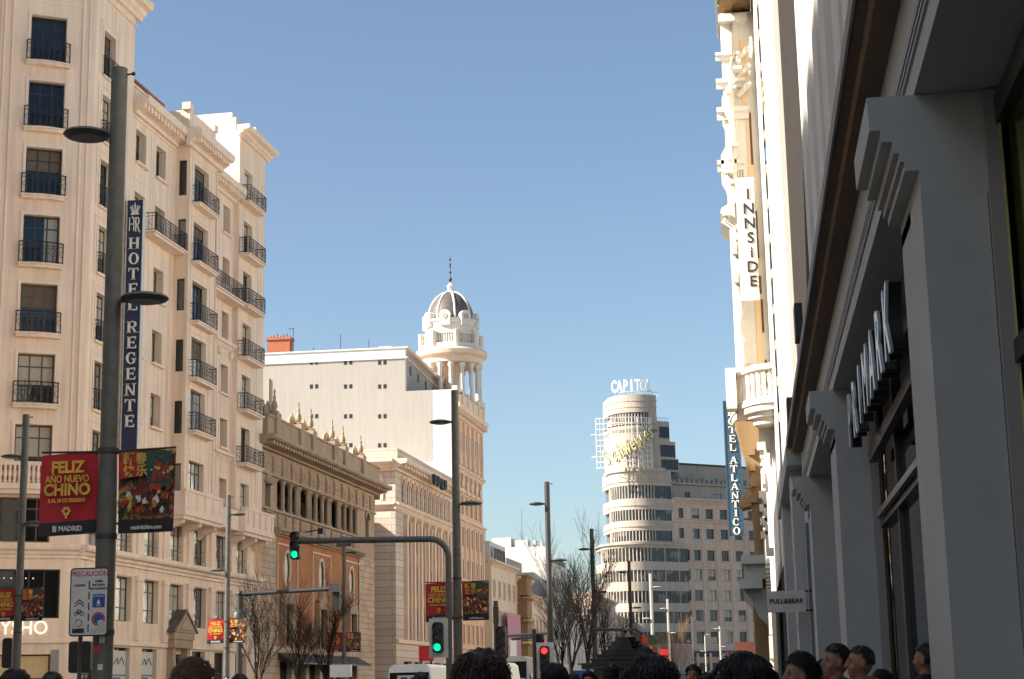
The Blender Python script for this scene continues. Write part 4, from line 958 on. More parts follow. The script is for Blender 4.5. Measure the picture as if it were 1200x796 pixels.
# shaded reveal put in as a yellow strip, narrow dark windows on the cheek
y_.box(.72, .90, -.03, -.002, 11.6, 20.5); y_.box(.62, .80, -.03, -.002, 20.6, 23.0)
dk = MB(FO_)
for a, b, z0, z1 in ((.82, .89, 18.6, 20.4), (.86, .93, 15.4, 17.0), (.88, .95, 14.2, 14.8), (.90, .97, 12.9, 14.0), (.94, 1.0, 11.0, 12.0)): MB(FO_).box(a, b, -.05, -.031, z0, z1).build('narrow_window', M['frame_brown'], oh)
t.fr = FO_
def cor(x0, x1, z0, z1, d): t.prism([(.02, z0), (-d * .4, z0), (-d * .5, z0 + (z1 - z0) * .5), (-d, z0 + (z1 - z0) * .6), (-d, z1), (.02, z1)], x0 - d, x1)
cor(-.02, .82, 20.2, 20.6, .22); cor(-.05, .60, 18.4, 18.75, .25); cor(-.04, .45, 16.9, 17.1, .17); cor(.0, .75, 21.3, 21.6, .22); cor(-.02, .7, 22.3, 22.55, .18)
for k in range(7): t.box(.0 + .09 * k, .05 + .09 * k, -.14, -.0, 18.2, 18.38)
t.box(.06, .5, -.06, -.0, 11.9, 13.4).box(.12, .16, -.08, -.0, 11.5, 13.6)
# carved ornament: a stack of scrolls, urns and capitals standing out towards the street, with real depth
sil = [(858, -40), (858, 25), (857, 45), (857, 68), (853, 85), (856, 95), (850, 108), (846, 118), (846, 130), (852, 140), (857, 150), (856, 165), (850, 175), (845, 185), (845, 200), (850, 208), (853, 220), (852, 226), (858, 232), (857, 240), (846, 246), (844, 252), (850, 256), (845, 263), (856, 270), (858, 285), (856, 300), (861, 315), (858, 330), (861, 350), (866, 362), (861, 378), (862, 395), (866, 405), (867, 425), (864, 436)]
for d0, d1, ins in ((-.25, 1.6, 0), (-.5, -.25, 3.5), (-.62, -.5, 7)):
    pts_ = []
    for k, (px, py) in enumerate(sil):
        jit = 1.2 * math.sin(k * 2.1 + ins)
        p = atY(px + ins + (jit if ins else 0), py, 54.6); pts_.append((p.x, p.z + .1))
    pr_ = MB(FO_); lo_, hi_ = pts_[-1], pts_[0]
    for (xa_, za_), (xb_, zb_) in zip(pts_, pts_[1:]):
        pr_.plate([(xa_, za_), (xb_, zb_), (max(xb_, .34 - .02 * ins), zb_), (max(xa_, .34 - .02 * ins), za_)], d0, d1)
    pr_.build('carved_pilaster', M['hotel_white'], oh)
random.seed(5)
for k in range(20):
    px, py = sil[random.randrange(2, len(sil))]; px += random.uniform(3, 10); py += random.uniform(-8, 8); p = atY(px, py, 54.0)
    if random.random() < .55: t.box(p.x - .07, p.x + random.uniform(.05, .22), -.72 - .005 * k, -.4 - .004 * k, p.z + .1 - .03, p.z + .1 + random.uniform(.03, .12))
    else: t.sphere((p.x, -.6, p.z + .1), random.uniform(.04, .09), 8, 6, (1, 1.4, random.uniform(.8, 1.6)))
for z, d in ((23.6, .3), (24.2, .2), (25.3, .35)): t.box(-.05, .9, -d, 0, z, z + .25)
for k in range(3): t.tube((.5, -.1, 21.0 + .62 * k), (.92, -.4, 21.35 + .62 * k), .09, seg=6)
# upper balcony; the brown colour carries the shade of its underside
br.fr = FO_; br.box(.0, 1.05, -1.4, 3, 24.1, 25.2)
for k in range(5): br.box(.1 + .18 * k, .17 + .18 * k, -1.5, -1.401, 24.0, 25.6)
br.build('upper_balcony', M['brown_stone_and_shade'], oh); br = MB(FO_)
t.fr = FO_; t.box(-.12, -.02, -1.5, 3, 24.3, 26.4).box(.88, 1.0, -1.7, .5, 24.3, 26.5)
t.box(-.12, .9, -1.62, -1.5, 25.3, 26.4)
# curved balcony around the bay
def arcp(r, cx=1.1, cy=56.2, n=26, a0=R(95), a1=R(275), ex=1.0): return [(cx + r * 1.0 * ex * math.cos(a0 + (a1 - a0) * i / n), cy + r * 2.6 * math.sin(a0 + (a1 - a0) * i / n)) for i in range(n + 1)]
ba = MB(Fr(0, 0, 0, -.1))
def ringb(r, z0, z1): ba.slab(arcp(r) + [(1.4, 50), (1.4, 62)][::1], z0, z1)
ringb(1.22, 9.95, 10.1); ringb(1.32, 10.1, 10.3); ringb(1.12, 9.75, 9.95); ringb(1.36, 10.3, 10.42)
outer = arcp(1.34); inn = arcp(1.18)
for i in range(len(outer) - 1): ba.slab([outer[i], outer[i + 1], inn[i + 1], inn[i]], 11.38, 11.55)
for i in range(len(outer) - 1): ba.slab([outer[i], outer[i + 1], inn[i + 1], inn[i]], 10.42, 10.52)
mid = arcp(1.26, n=22)
for i, p in enumerate(mid):
    if i % 9 == 99: ba.lathe(p[0], p[1], [(.1, 10.5), (.11, 10.8), (.1, 11.38)], 6)
    else: ba.lathe(p[0], p[1], [(.05, 10.5), (.085, 10.65), (.06, 10.9), (.085, 11.25), (.05, 11.38)], 6)
ba.box(-.35, -.02, 53.6, 54.4, 10.3, 11.6)
ba.build('curved_balcony', M['hotel_white'], oh, smooth=30)
# brackets and frames beneath the balcony; brown carries their shade, white the sunlit scrolls
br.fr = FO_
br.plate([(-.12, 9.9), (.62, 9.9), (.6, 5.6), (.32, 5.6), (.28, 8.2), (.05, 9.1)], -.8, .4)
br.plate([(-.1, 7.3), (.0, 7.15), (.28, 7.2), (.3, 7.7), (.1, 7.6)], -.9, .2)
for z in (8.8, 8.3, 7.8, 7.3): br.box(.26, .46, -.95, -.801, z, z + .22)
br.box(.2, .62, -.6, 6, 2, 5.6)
wt = MB(FO_)
for k in range(4): wt.box(.52, .74, -1.3, -1.1, 7.4 - .42 * k, 7.62 - .42 * k).box(.66, .76, -1.3, -1.1, 7.1 - .42 * k, 7.4 - .42 * k)
wt.box(.54, .80, -1.3, -1.1, 8.9, 9.15).box(.74, .82, -1.3, -1.1, 7.6, 8.9).box(.66, .9, -1.3, -1.1, 5.6, 5.85)
wt.build('sunlit_scroll', M['hotel_white'], oh)
lo = MB(FO_); lo.box(-.12, .62, -1.6, 6, 5.35, 5.62).box(-.05, .6, -1.4, 6, 4.9, 5.34).box(-.2, .5, -1.7, 6, 4.6, 4.88)
lo.plate([(-.1, 4.6), (.6, 4.6), (.6, 3.5), (.35, 3.75), (.2, 4.2)], -1.2, 5); lo.build('lower_balcony', M['pier_stone'], oh)
MB(FO_).box(.05, .55, -1.3, -1.1, 5.0, 5.2).build('lower_rail', M['grey_stone'], oh)
w.build('wall', M['hotel_white'], oh); t.build('moulding', M['hotel_white'], oh, smooth=45); y_.build('reveal_shade', M['hotel_reveal_shade'], oh); br.build('shaded_bracket', M['brown_stone_and_shade'], oh)
FI2 = FI
for k in range(5):
    for z in (12.5, 17.2, 22): window(FI, -27 + 4 * k, -25.6 + 4 * k, z, z + 2.6, .35, oh, style='sash')
MB(FI).box(-30, -.5, -.05, -.002, 0, 5.0).build('base_wall', M['dark_stone_and_shade'], oh)
# vertical white sign with black letters
isg = thing('hotel_sign', (.3, 54.1, 14), 'white upright board with black spaced letters on the ornate white hotel', 'hotel sign')
tp = atY(880, 208, 53.5); bt_ = atY(886, 352, 53.5)
MB(Fr(0, 53.5, 0)).box(.26, .85, -.03, .02, bt_.z, tp.z).build('board', M['hotel_white'], isg)
for ch, (px, py) in zip('INNSiDE', ((876.5, 228), (877.5, 245), (878.7, 262), (879.8, 279), (881, 296), (882, 313), (883, 330))):
    p = atY(px, py, 53.45); text('letter', ch, .50, .012, M['iron'], Fr(0, 53.45, 0), p.x, 0, p.z, isg, bold=.008)
# blue upright sign
upright_sign('hotel_sign', Fr(-.56, 70, 0), .56, atY(865, 628, 70).z, atY(865, 470, 70).z, 'HOTEL ATLANTICO', 'blue', 'blue upright sign with pale serif letters hanging below the curved stone balcony', .362, .30, .34, bulbs=False)
# further buildings on the right
fh = thing('sunlit_facade', (1.2, 95, 0), 'narrow sliver of sunlit white facade with small balconies beyond the blue upright sign', 'building')
FQ = Fr(1.55, 78.6, -PI / 2, -.1)
q = MB(FQ); ops = [(-4 - 3.5 * k, -2.7 - 3.5 * k, z, z + 2.2) for k in range(9) for z in (4.5, 8, 11.5, 15, 18.5)]
wall(q, -40, 0, 0, 22, ops, .3); q.box(-40, 0, .3, 10, 21.5, 22).box(-.3, 0, .01, 10, 0, 22)
for z in (4.3, 7.8, 11.3, 14.8, 18.3):
    for k in range(9): q.box(-4.4 - 3.5 * k, -2.3 - 3.5 * k, -.55, 0, z - .25, z).box(-4.4 - 3.5 * k, -2.3 - 3.5 * k, -.55, -.45, z, z + .9)
q.box(-12, -.5, -.7, 0, 2.9, 3.9).prism([(0, 3.0), (-.7, 3.0), (-.3, 1.8), (0, 1.6)], -8, -2)
q.build('wall', M['hotel_white'], fh)
for o in ops: window(FQ, *o, .25, fh, style='sash')
for i, (y0, y1, z) in enumerate(((118.7, 170, 24), (170.2, 230, 22))):
    FQ2 = Fr(2.6 + i * 3, y0, -PI / 2, -.1)
    house('street_building', ('pale building beyond the narrow sunlit facade on the right', 'farthest building of the right hand row')[i], FQ2, -(y1 - y0), 0, z, 'hotel_white', 12, 5, z00=4.6, dz=3.4)

# ================================================================== the curved tower block at the end of the street
cp_ = thing('curved_tower_building', (-18, 300, 0), 'curved streamlined tower block with ribbon windows and rooftop letters at the street end', 'building')
FK = Fr(-16.8, 300, R(38), 0)                      # x along the front to the right
RAD = 5.2
def foot(x0, x1, r=RAD, grow=0., back=14., n=18, notch=False):
    """front outline: round nose on the left, then straight; returned left to right"""
    cx, cy = x0 + r, r; pts = []
    for i in range(n + 1):
        a = R(150) + (R(270) - R(150)) * i / n + 0
        pts.append((cx + (r + grow) * math.cos(a), cy + (r + grow) * math.sin(a)))
    pts.append((x1 + (grow if x1 < 99 else 0), -grow)); return pts
def solid(mb, pts, z0, z1, back=14.):
    a, b = pts[0], pts[-1]; mb.slab([(a[0] + 1.5, back)] + pts + [(b[0], back)], z0, z1)
def ribbon(pts, z0, z1, parent, mw, step=1.05):
    gl = MB(FK); mu = MB(FK)
    ins = pts
    for p, q in zip(pts, pts[1:]):
        gl.quad([(p[0], p[1], z0), (q[0], q[1], z0), (q[0], q[1], z1), (p[0], p[1], z1)])
    o = gl.build('ribbon_window', M['glass_pale'] if False else M['cap_glass'], parent)
    acc = 0.
    for p, q in zip(pts, pts[1:]):
        L_ = math.hypot(q[0] - p[0], q[1] - p[1]); k = max(1, round(L_ / step)); 
        for i in range(k):
            t_ = i / k; x, y = p[0] + (q[0] - p[0]) * t_, p[1] + (q[1] - p[1]) * t_
            wd = .05 if i % 3 else .085
            (mu if i % 3 else mw).box(x - wd, x + wd, y - (.08 if i % 3 else .11), y + .05, z0, z1)
    mu.box(pts[-1][0] - .12, pts[-1][0], pts[-1][1] - .15, pts[-1][1] + .1, z0, z1)
    mu.box(pts[0][0], pts[0][0] + .05, pts[0][1], pts[0][1] + .1, z0, z1).build('mullion', M['frame_grey'], o); return o
mt, nt, b = _nt('capitol_glass'); g = N(nt, 'ShaderNodeNewGeometry'); vx = N(nt, 'ShaderNodeTexVoronoi', i_Scale=.75); nt.links.new(g.outputs['Position'], vx.inputs['Vector'])
nt.links.new(ramp(nt, vx.outputs['Color'], [(0, (.012, .018, .025)), (.4, (.04, .04, .04)), (.66, (.15, .13, .11)), (.75, (.02, .022, .025))]), b.inputs['Base Color']); nt.nodes[-1].color_ramp.interpolation = 'CONSTANT'
b.inputs['Roughness'].default_value = .08; M['cap_glass'] = mt
XN, XB = -3.4, 5.6                                  # left end of the nose, right end of the ribbon windows
XL = -4.9                                           # lower storeys stand further out
bands = [(34.6, 36.9), (30.7, 32.6), (27.1, 28.9), (23.4, 25.8), (19.9, 21.9), (16.2, 18.3), (12.7, 14.7), (9.2, 11.2)]
core = MB(FK); bd = MB(FK)
for i, (z0, z1) in enumerate(bands):
    lower = i >= 3; xa_ = XL if lower else XN; grow = .55 if lower else 0.; xb = XB + (2.2 if lower else 0)
    ptsw = foot(xa_, xb, RAD, grow - .14); ptsb = foot(xa_, xb, RAD, grow)
    ribbon(ptsw, z0, z1, cp_, bd)
    ztop = bands[i - 1][0] if i not in (0,) else 39.6
    if i == 3: ztop = 26.7
    solid(bd, ptsb, z1, ztop, 12)
    if i < 3: solid(bd, foot(xa_, xb, RAD, .14), z1 + .7, z1 + .95, 12)
solid(bd, foot(XL, XB + 2.2, RAD, .55), -.5, 9.2, 12); solid(bd, foot(XN, XB, RAD, 0), 26.0, 27.1, 12)
solid(bd, foot(XL, XB - 1, RAD, 1.0), 26.35, 26.7, 12)
bd.build('band_wall', M['capitol_band'], cp_, smooth=30)
solid(core, foot(XL + .3, XB + 2.3, RAD, -.05), 1, 26, 12); solid(core, foot(XN + .3, XB + .05, RAD, -.4), 26, 39.4, 12)
# right wing: rows of separate windows
wx = [7.2, 9.9, 13.0, 16.2, 19.4, 22.6, 25.8]
rz = [(31.3, 33.1), (27.7, 29.5), (23.8, 25.7), (20.3, 22.3), (16.7, 18.6), (13.1, 15.1), (9.2, 11.3)]
ops = []
for i, (z0, z1) in enumerate(rz):
    for x in wx:
        if i < 2 and x == 7.2: x = 7.0
        if i >= 2 and x == 7.2: ops.append((8.1, 9.1, z0, z1)); continue
        ops.append((x, x + (1.7 if x > 8 else 1.1), z0, z1))
ops = [o for o in ops if True]
ops2 = [(a + (.0 if a != 9.9 else .0), b_, c, d_) for a, b_, c, d_ in ops]
wg = MB(FK); wall(wg, XB, 30, -.5, 34.0, ops2, .35, .12); wg.box(29.7, 30, .12, 14, -.5, 34).box(XB, 30, .5, 13, 33.7, 34)
for o in ops2:
    zz = MB
    window(FK, *o, .4, cp_, style='sash' if o[1] - o[0] > 1.2 else 'plain', gl='glass_pale' if o[2] < 22 else 'glass', frame='frame_grey')  # pale panes stand in for reflections in the lower wing windows
for x in (6.2, 12.3, 15.5, 18.7, 21.9, 25.1): wg.box(x - .55, x + .15, -.02, .119, .0, 30.5)
cornice(wg, XB + .2, 30, 34.0, 34.9, .7, y=.12, ends=False); wg.box(XB, 30, -.1, .119, 30.6, 30.9).box(XB, 30, -.06, .119, 11.7, 12.1)
sm_ = MB(FK)
for o in ops2: wg.box(o[0] - .1, o[1] + .1, .02, .119, o[2] - .2, o[2] - .003)
# shops at the foot of the wing
q = MB(FK).box(XB, 29, -.3, .11, 6.9, 7.9).box(XB, 29, -.35, .11, 2, 5.8); q.build('shop_front', M['frame_dark'], cp_)
q = MB(FK)
for k in range(8): q.box(6.5 + 2.8 * k, 7.0 + 2.8 * k, -.5, .1, 0, 7.5)
q.build('shop_pier', M['capitol'], cp_)
# set-back storeys of the wing
sbk = MB(FK); wall(sbk, XB, 30, 34.9, 37.5, [(10, 11.2, 35.0, 36.3), (16.4, 18.3, 35.0, 36.2)], .2, 2.2); sbk.box(XB, 30, 2.4, 12, 37.3, 37.6)
sbk.box(XB, 30, 1.6, 2.0, 37.61, 38.4); wall(sbk, 6.5, 30, 37.6, 41.6, [(8 + 2.6 * k, 9.6 + 2.6 * k, 38.2, 40.0) for k in range(0)], .2, 4.5)
sbk.box(6.5, 30, 4.7, 12, 41.0, 41.6); sbk.build('set_back_storey', M['white_render'] if False else M['capitol_band'], cp_)
MB(FK).box(6.2, 30, 4.2, 12, 41.61, 41.9).build('roof_edge', M['iron'], cp_)
window(FK, 10, 11.2, 35.0, 36.3, 2.35, cp_, style='sash'); window(FK, 16.4, 18.3, 35.0, 36.2, 2.35, cp_, style='sash')
q = MB(FK)
for k in range(22): q.box(6.6 + 1.1 * k, 7.2 + 1.1 * k, 1.5, 1.59, 37.9, 38.6 + .3 * (k % 3 == 0))
q.sphere((7.5, 1.7, 39.2), .9, 8, 6, (1.3, .6, .8)); q.build('terrace_planting', M['frame_grey'], cp_)
# tower
tw = MB(FK); TX0 = XN + .0
solid(tw, foot(TX0, 2.9, 4.9, 0), 39.6, 47.0, 11); solid(tw, foot(TX0, 2.9, 4.9, .12), 47.9, 48.0, 11)
solid(tw, foot(TX0, 2.9, 4.9, -.6), 47.0, 50.2, 10.5); solid(tw, foot(TX0, 2.9, 4.9, 0), 50.0, 53.2, 11); solid(tw, foot(TX0, 2.9, 4.9, 0), 46.4, 47.6, 11)
for z in (50.9, 52.0): solid(tw, foot(TX0, 2.9, 4.9, .08), z, z + .2, 11)
solid(tw, foot(XN - .1, 4.0, 5.1, .25), 39.4, 40.1, 11)
tw.box(1.2, 2.9, -.02, 5, 47.6, 50.1)
steps = [(2.5, 7.6, 39.6, 41.9), (2.5, 7.0, 41.9, 45.0), (2.5, 5.8, 45.0, 48.6)]
for a, b_, c, d_ in steps: tw.box(a, b_, .3, 9, c, d_)
ribbon(foot(TX0, 1.3, 4.9, -.25)[3:], 47.65, 49.95, cp_, tw, step=1.3)
tw.build('tower_wall', M['capitol_band'], cp_, smooth=30)
for a, b_, c, d_ in ((3.6, 5.7, 45.6, 47.6), (3.7, 6.8, 42.2, 44.3), (3.8, 7.4, 39.9, 41.7)): window(FK, a, b_, c, d_, .22, cp_, style='strip', gl='glass_blue')
wg.build('wing_wall', M['capitol'], cp_); core.build('inner_core', M['frame_grey'], cp_)
rr = MB(FK)
for i in range(8): rr.tube((3 + .4 * i, .6, 48.6), (3 + .4 * i, .6, 49.3), .04, seg=4)
rr.tube((3, .6, 49.3), (5.8, .6, 49.3), .04, seg=4); rr.build('roof_rail', M['off_white'], cp_)
# rooftop letters on a curve
cl = thing('roof_lettering', tuple(FK(-2.5, 2, 53.2)), 'white rooftop capitals following the round top of the curved tower', 'sign')
word = 'CAPITOL'; cxx, cyy = TX0 + 4.9, 4.9
for i, ch in enumerate(word):
    a = R(208 + 8.6 * i); x, y = cxx + 1.6 + 7.2 * math.cos(a), cyy + 2.6 + 7.2 * math.sin(a)
    p = FK(x, y, 0); ff = Fr(p.x, p.y, FK.th + a + PI / 2)
    text('letter', ch, 3.0, .12, M['white'], ff, 0, 0, 54.85, cl, bold=.06, sx=.52 if ch != 'I' else .8)
q = MB(FK)
for i in range(22):
    a = R(188 + 6 * i); x, y = cxx + 4.5 * math.cos(a), cyy + 4.5 * math.sin(a); a2 = R(194 + 6 * i); x2, y2 = cxx + 4.5 * math.cos(a2), cyy + 4.5 * math.sin(a2)
    q.tube((x, y, 53.2), (x, y, 53.9), .05, seg=4).tube((x, y, 53.85), (x2, y2, 53.85), .05, seg=4)
q.build('support', M['off_white'], cl)
# neon sign on its lattice
ns = thing('neon_sign', tuple(FK(-6, -2, 40)), 'slanting pale yellow script letters on a white lattice wrapped round the curved tower', 'sign')
q = MB(FK); pr = []
n = 9
for i in range(n + 1):
    t_ = i / n; pr.append((-8.0 + 8.6 * t_, 3.3 - 4.7 * math.sin(min(1, t_ * 1.3) * PI / 2)))
for zz in [39.9 + .98 * k for k in range(10)]:
    for a, b_ in zip(pr, pr[1:]): q.tube((*a, zz), (*b_, zz), .08 if int(zz * 10) % 3 else .13, seg=4)
for p in pr: q.tube((*p, 39.6), (*p, 48.7), .13, seg=4).tube((*p, 42), (p[0], p[1] + 1.6, 42), .06, seg=4).tube((*p, 46), (p[0], p[1] + 1.6, 46), .06, seg=4)
for a, b_ in zip(pr, pr[1:]): q.tube(((a[0] + b_[0]) / 2, (a[1] + b_[1]) / 2, 39.9), ((a[0] + b_[0]) / 2, (a[1] + b_[1]) / 2, 48.7), .07, seg=4)
q.build('lattice', M['off_white'], ns)
for i, ch in enumerate('Schweppes'):
    t_ = .06 + .92 * (i + .5) / 9; k = min(n - 1, int(t_ * n)); u_ = t_ * n - k; x = pr[k][0] + (pr[k + 1][0] - pr[k][0]) * u_; y = pr[k][1] + (pr[k + 1][1] - pr[k][1]) * u_ - .35
    dx, dy = pr[k + 1][0] - pr[k][0], pr[k + 1][1] - pr[k][1]; p = FK(x, y, 0)
    ff = Fr(p.x, p.y, FK.th + math.atan2(dy, dx)); text('letter', ch, 3.7, .12, M['neon_cream'] if 'neon_cream' in M else M.setdefault('neon_cream', paint('neon_cream', (.62, .55, .28), .5)), ff, 0, 0, 40.7 + 5.9 * t_, ns, bold=.06, sx=.5, tilt=-R(30), shear=.3); text('letter_back', ch, 3.7, .06, M['frame_brown'], ff, .05, .3, 40.7 + 5.9 * t_, ns, bold=.11, sx=.5, tilt=-R(30), shear=.3)
# low blocks round the square by the tower
house('street_building', 'small white building between the bare trees and the curved tower', Fr(-34, 330, 0), -4, 6.5, 20, 'white_render', 4, 4, dz=3.4)
MB(FK).box(5, 29, -2.6, -.4, 4.0, 4.3).build('entrance_canopy', M['off_white'], cp_)
# ================================================================== ground
def sheet(name, pts, z, mat, lab=None):
    me = bpy.data.meshes.new(name); me.from_pydata([(x, y, z) for x, y in pts], [], [tuple(range(len(pts)))]); me.materials.append(mat)
    o = bpy.data.objects.new(name, me); C.objects.link(o); o['kind'] = 'structure'; return o
sheet('ground', [(-2500, -2500), (2500, -2500), (2500, 4500), (-2500, 4500)], -.02, M['paving'])
sheet('road', [(-20, -80), (-8.5, -80), (-8.5, 285), (-20, 285)], .0, M['asphalt'])
for nm, x0, x1 in (('pavement', -8.3, 2.2), ('pavement', -34, -20.2)):
    o = MB().box(x0, x1, -80, 285, -.01, .13).build(nm, M['paving']); o['kind'] = 'structure'
for x0, x1 in ((-8.5, -8.3), (-20.2, -20.0)):
    o = MB().box(x0, x1, -80, 285, -.01, .14).build('kerb', M['kerb']); o['kind'] = 'structure'
mk = MB()
for y in range(-60, 280, 6):
    for x in (-11.4, -14.25, -17.1): mk.box(x - .06, x + .06, y, y + 3, .003, .007)
for k in range(10): mk.box(-19.5 + 1.1 * k, -19.0 + 1.1 * k, 43, 46.5, .003, .007)
o = mk.build('lane_markings', M['white']); o['kind'] = 'structure'

# ================================================================== lamp posts with banners
def lamp(x, y, h=9.75, up=-1, label='', mat='pole', banners=False, low=6.5, hi=8.72, r=.11, dirs=None):
    o = thing('street_lamp', (x, y, .13), label, 'street lamp', 'double headed street lamps')
    a = MB(Fr(x, y, 0)).lathe(0, 0, [(.0, .13), (.2, .13), (.2, .18), (r * 1.15, .5), (r * 1.1, 3.8), (r, 4.6), (r * .95, h - .02), (0, h)], 18); a.build('pole', M[mat], o, smooth=40)
    b = MB(Fr(x, y, 0)); 
    for z in (3.52, 4.58, 2.35): b.lathe(0, 0, [(r * 1.02, z - .03), (r * 1.22, z - .03), (r * 1.22, z + .03), (r * 1.02, z + .03)], 16)
    b.tube((0, 0, h - .12), (.17, 0, h - .1), .012, seg=5).sphere((.19, 0, h - .1), .03, 6, 4)
    b.build('clamp', M['pole_dark'], o)
    if y < 70:
        MB(Fr(x, y, 0)).box(-.05, .05, -r * 1.2, -r * .9, .6, 1.0).build('access_door', M['pole_dark'], o)
        for k, (z_, dx_) in enumerate(((1.9, .02), (2.1, -.03), (2.22, .03))): MB(Fr(x, y, 0)).box(dx_ - .03, dx_ + .03, -r * 1.16 - .002 * k, -r * 1.0, z_, z_ + .07 + .02 * k).build('sticker', M['off_white' if k % 2 == 0 else 'sign_red'], o)
    for s, z in ((up, hi), (-up, low)):
        c = MB(Fr(x, y, 0)); c.tube((s * .06, 0, z), (s * .2, 0, z), .035, seg=8)
        cx = s * .42
        c.lathe(cx, 0, [(0.001, z - .035), (.2, z - .035), (.27, z - .02), (.30, z + .005), (.28, z + .035), (.16, z + .065), (0.001, z + .075)], 28)
        l = c.build('lamp_head', M[mat], o, smooth=35)
        MB(Fr(x, y, 0)).lathe(cx, 0, [(0.001, z - .041), (.19, z - .041), (.19, z - .036)], 24).build('lamp_lens', M['frame_grey'], l)
    return o
def ban_text(o, x, y, z1, w, h, full):
    f = Fr(x, y, 0)
    def tx(s, size, zz, col='gold', bold=.008, sx=1., xx=0): text('print', s, size, .002, M[col], f, xx, -.012, zz, o, bold=bold, sx=sx)
    tx('FELIZ', .20, z1 - .19, sx=.9, bold=.007); tx('AÑO NUEVO', .125, z1 - .335, sx=.76, bold=.002); tx('CHINO', .20, z1 - .47, sx=.92, bold=.007)
    if full:
        tx('2 AL 28 DE FEBRERO', .062, z1 - .60, sx=.85, bold=.002)
        e = MB(f)
        for k in range(6): a = R(60 * k); e.plate([(.0 + .04 * math.cos(a) + .02 * math.cos(2 * PI * i / 8), z1 - .73 + .04 * math.sin(a) + .02 * math.sin(2 * PI * i / 8)) for i in range(8)], -.012 - .0005 * k, -.009)
        e.plate([(-.015, z1 - .82), (.015, z1 - .82), (.015, z1 - .785), (-.015, z1 - .785)], -.012, -.009); e.build('print', M['gold'], o)
    tx('MADRID', .085, z1 - h + .07, 'off_white', .003, .95, .06); MB(f).box(-.17, -.12, -.012, -.009, z1 - h + .035, z1 - h + .11).build('emblem', M['off_white'], o)
def art_mat():
    mt, nt, b = _nt('festival_picture'); L = nt.links; g = N(nt, 'ShaderNodeTexCoord')
    n = N(nt, 'ShaderNodeTexNoise', i_Scale=5.5, i_Detail=7., i_Distortion=1.6); L.new(g.outputs['Object'], n.inputs['Vector'])
    L.new(ramp(nt, n.outputs['Fac'], [(.3, (.012, .035, .022)), (.42, (.03, .05, .02)), (.47, (.22, .02, .012)), (.53, (.10, .03, .01)), (.57, (.45, .27, .05)), (.62, (.30, .04, .02)), (.68, (.5, .38, .14)), (.8, (.02, .03, .015))]), b.inputs['Base Color'])
    b.inputs['Roughness'].default_value = .6; return mt
M['art'] = art_mat(); M['art_green'] = paint('picture_green', (.012, .055, .035), .6, var=.25); M['art_red'] = paint('picture_red', (.36, .015, .01), .6, var=.3); M['art_gold'] = paint('picture_gold', (.55, .34, .05), .6, var=.3)
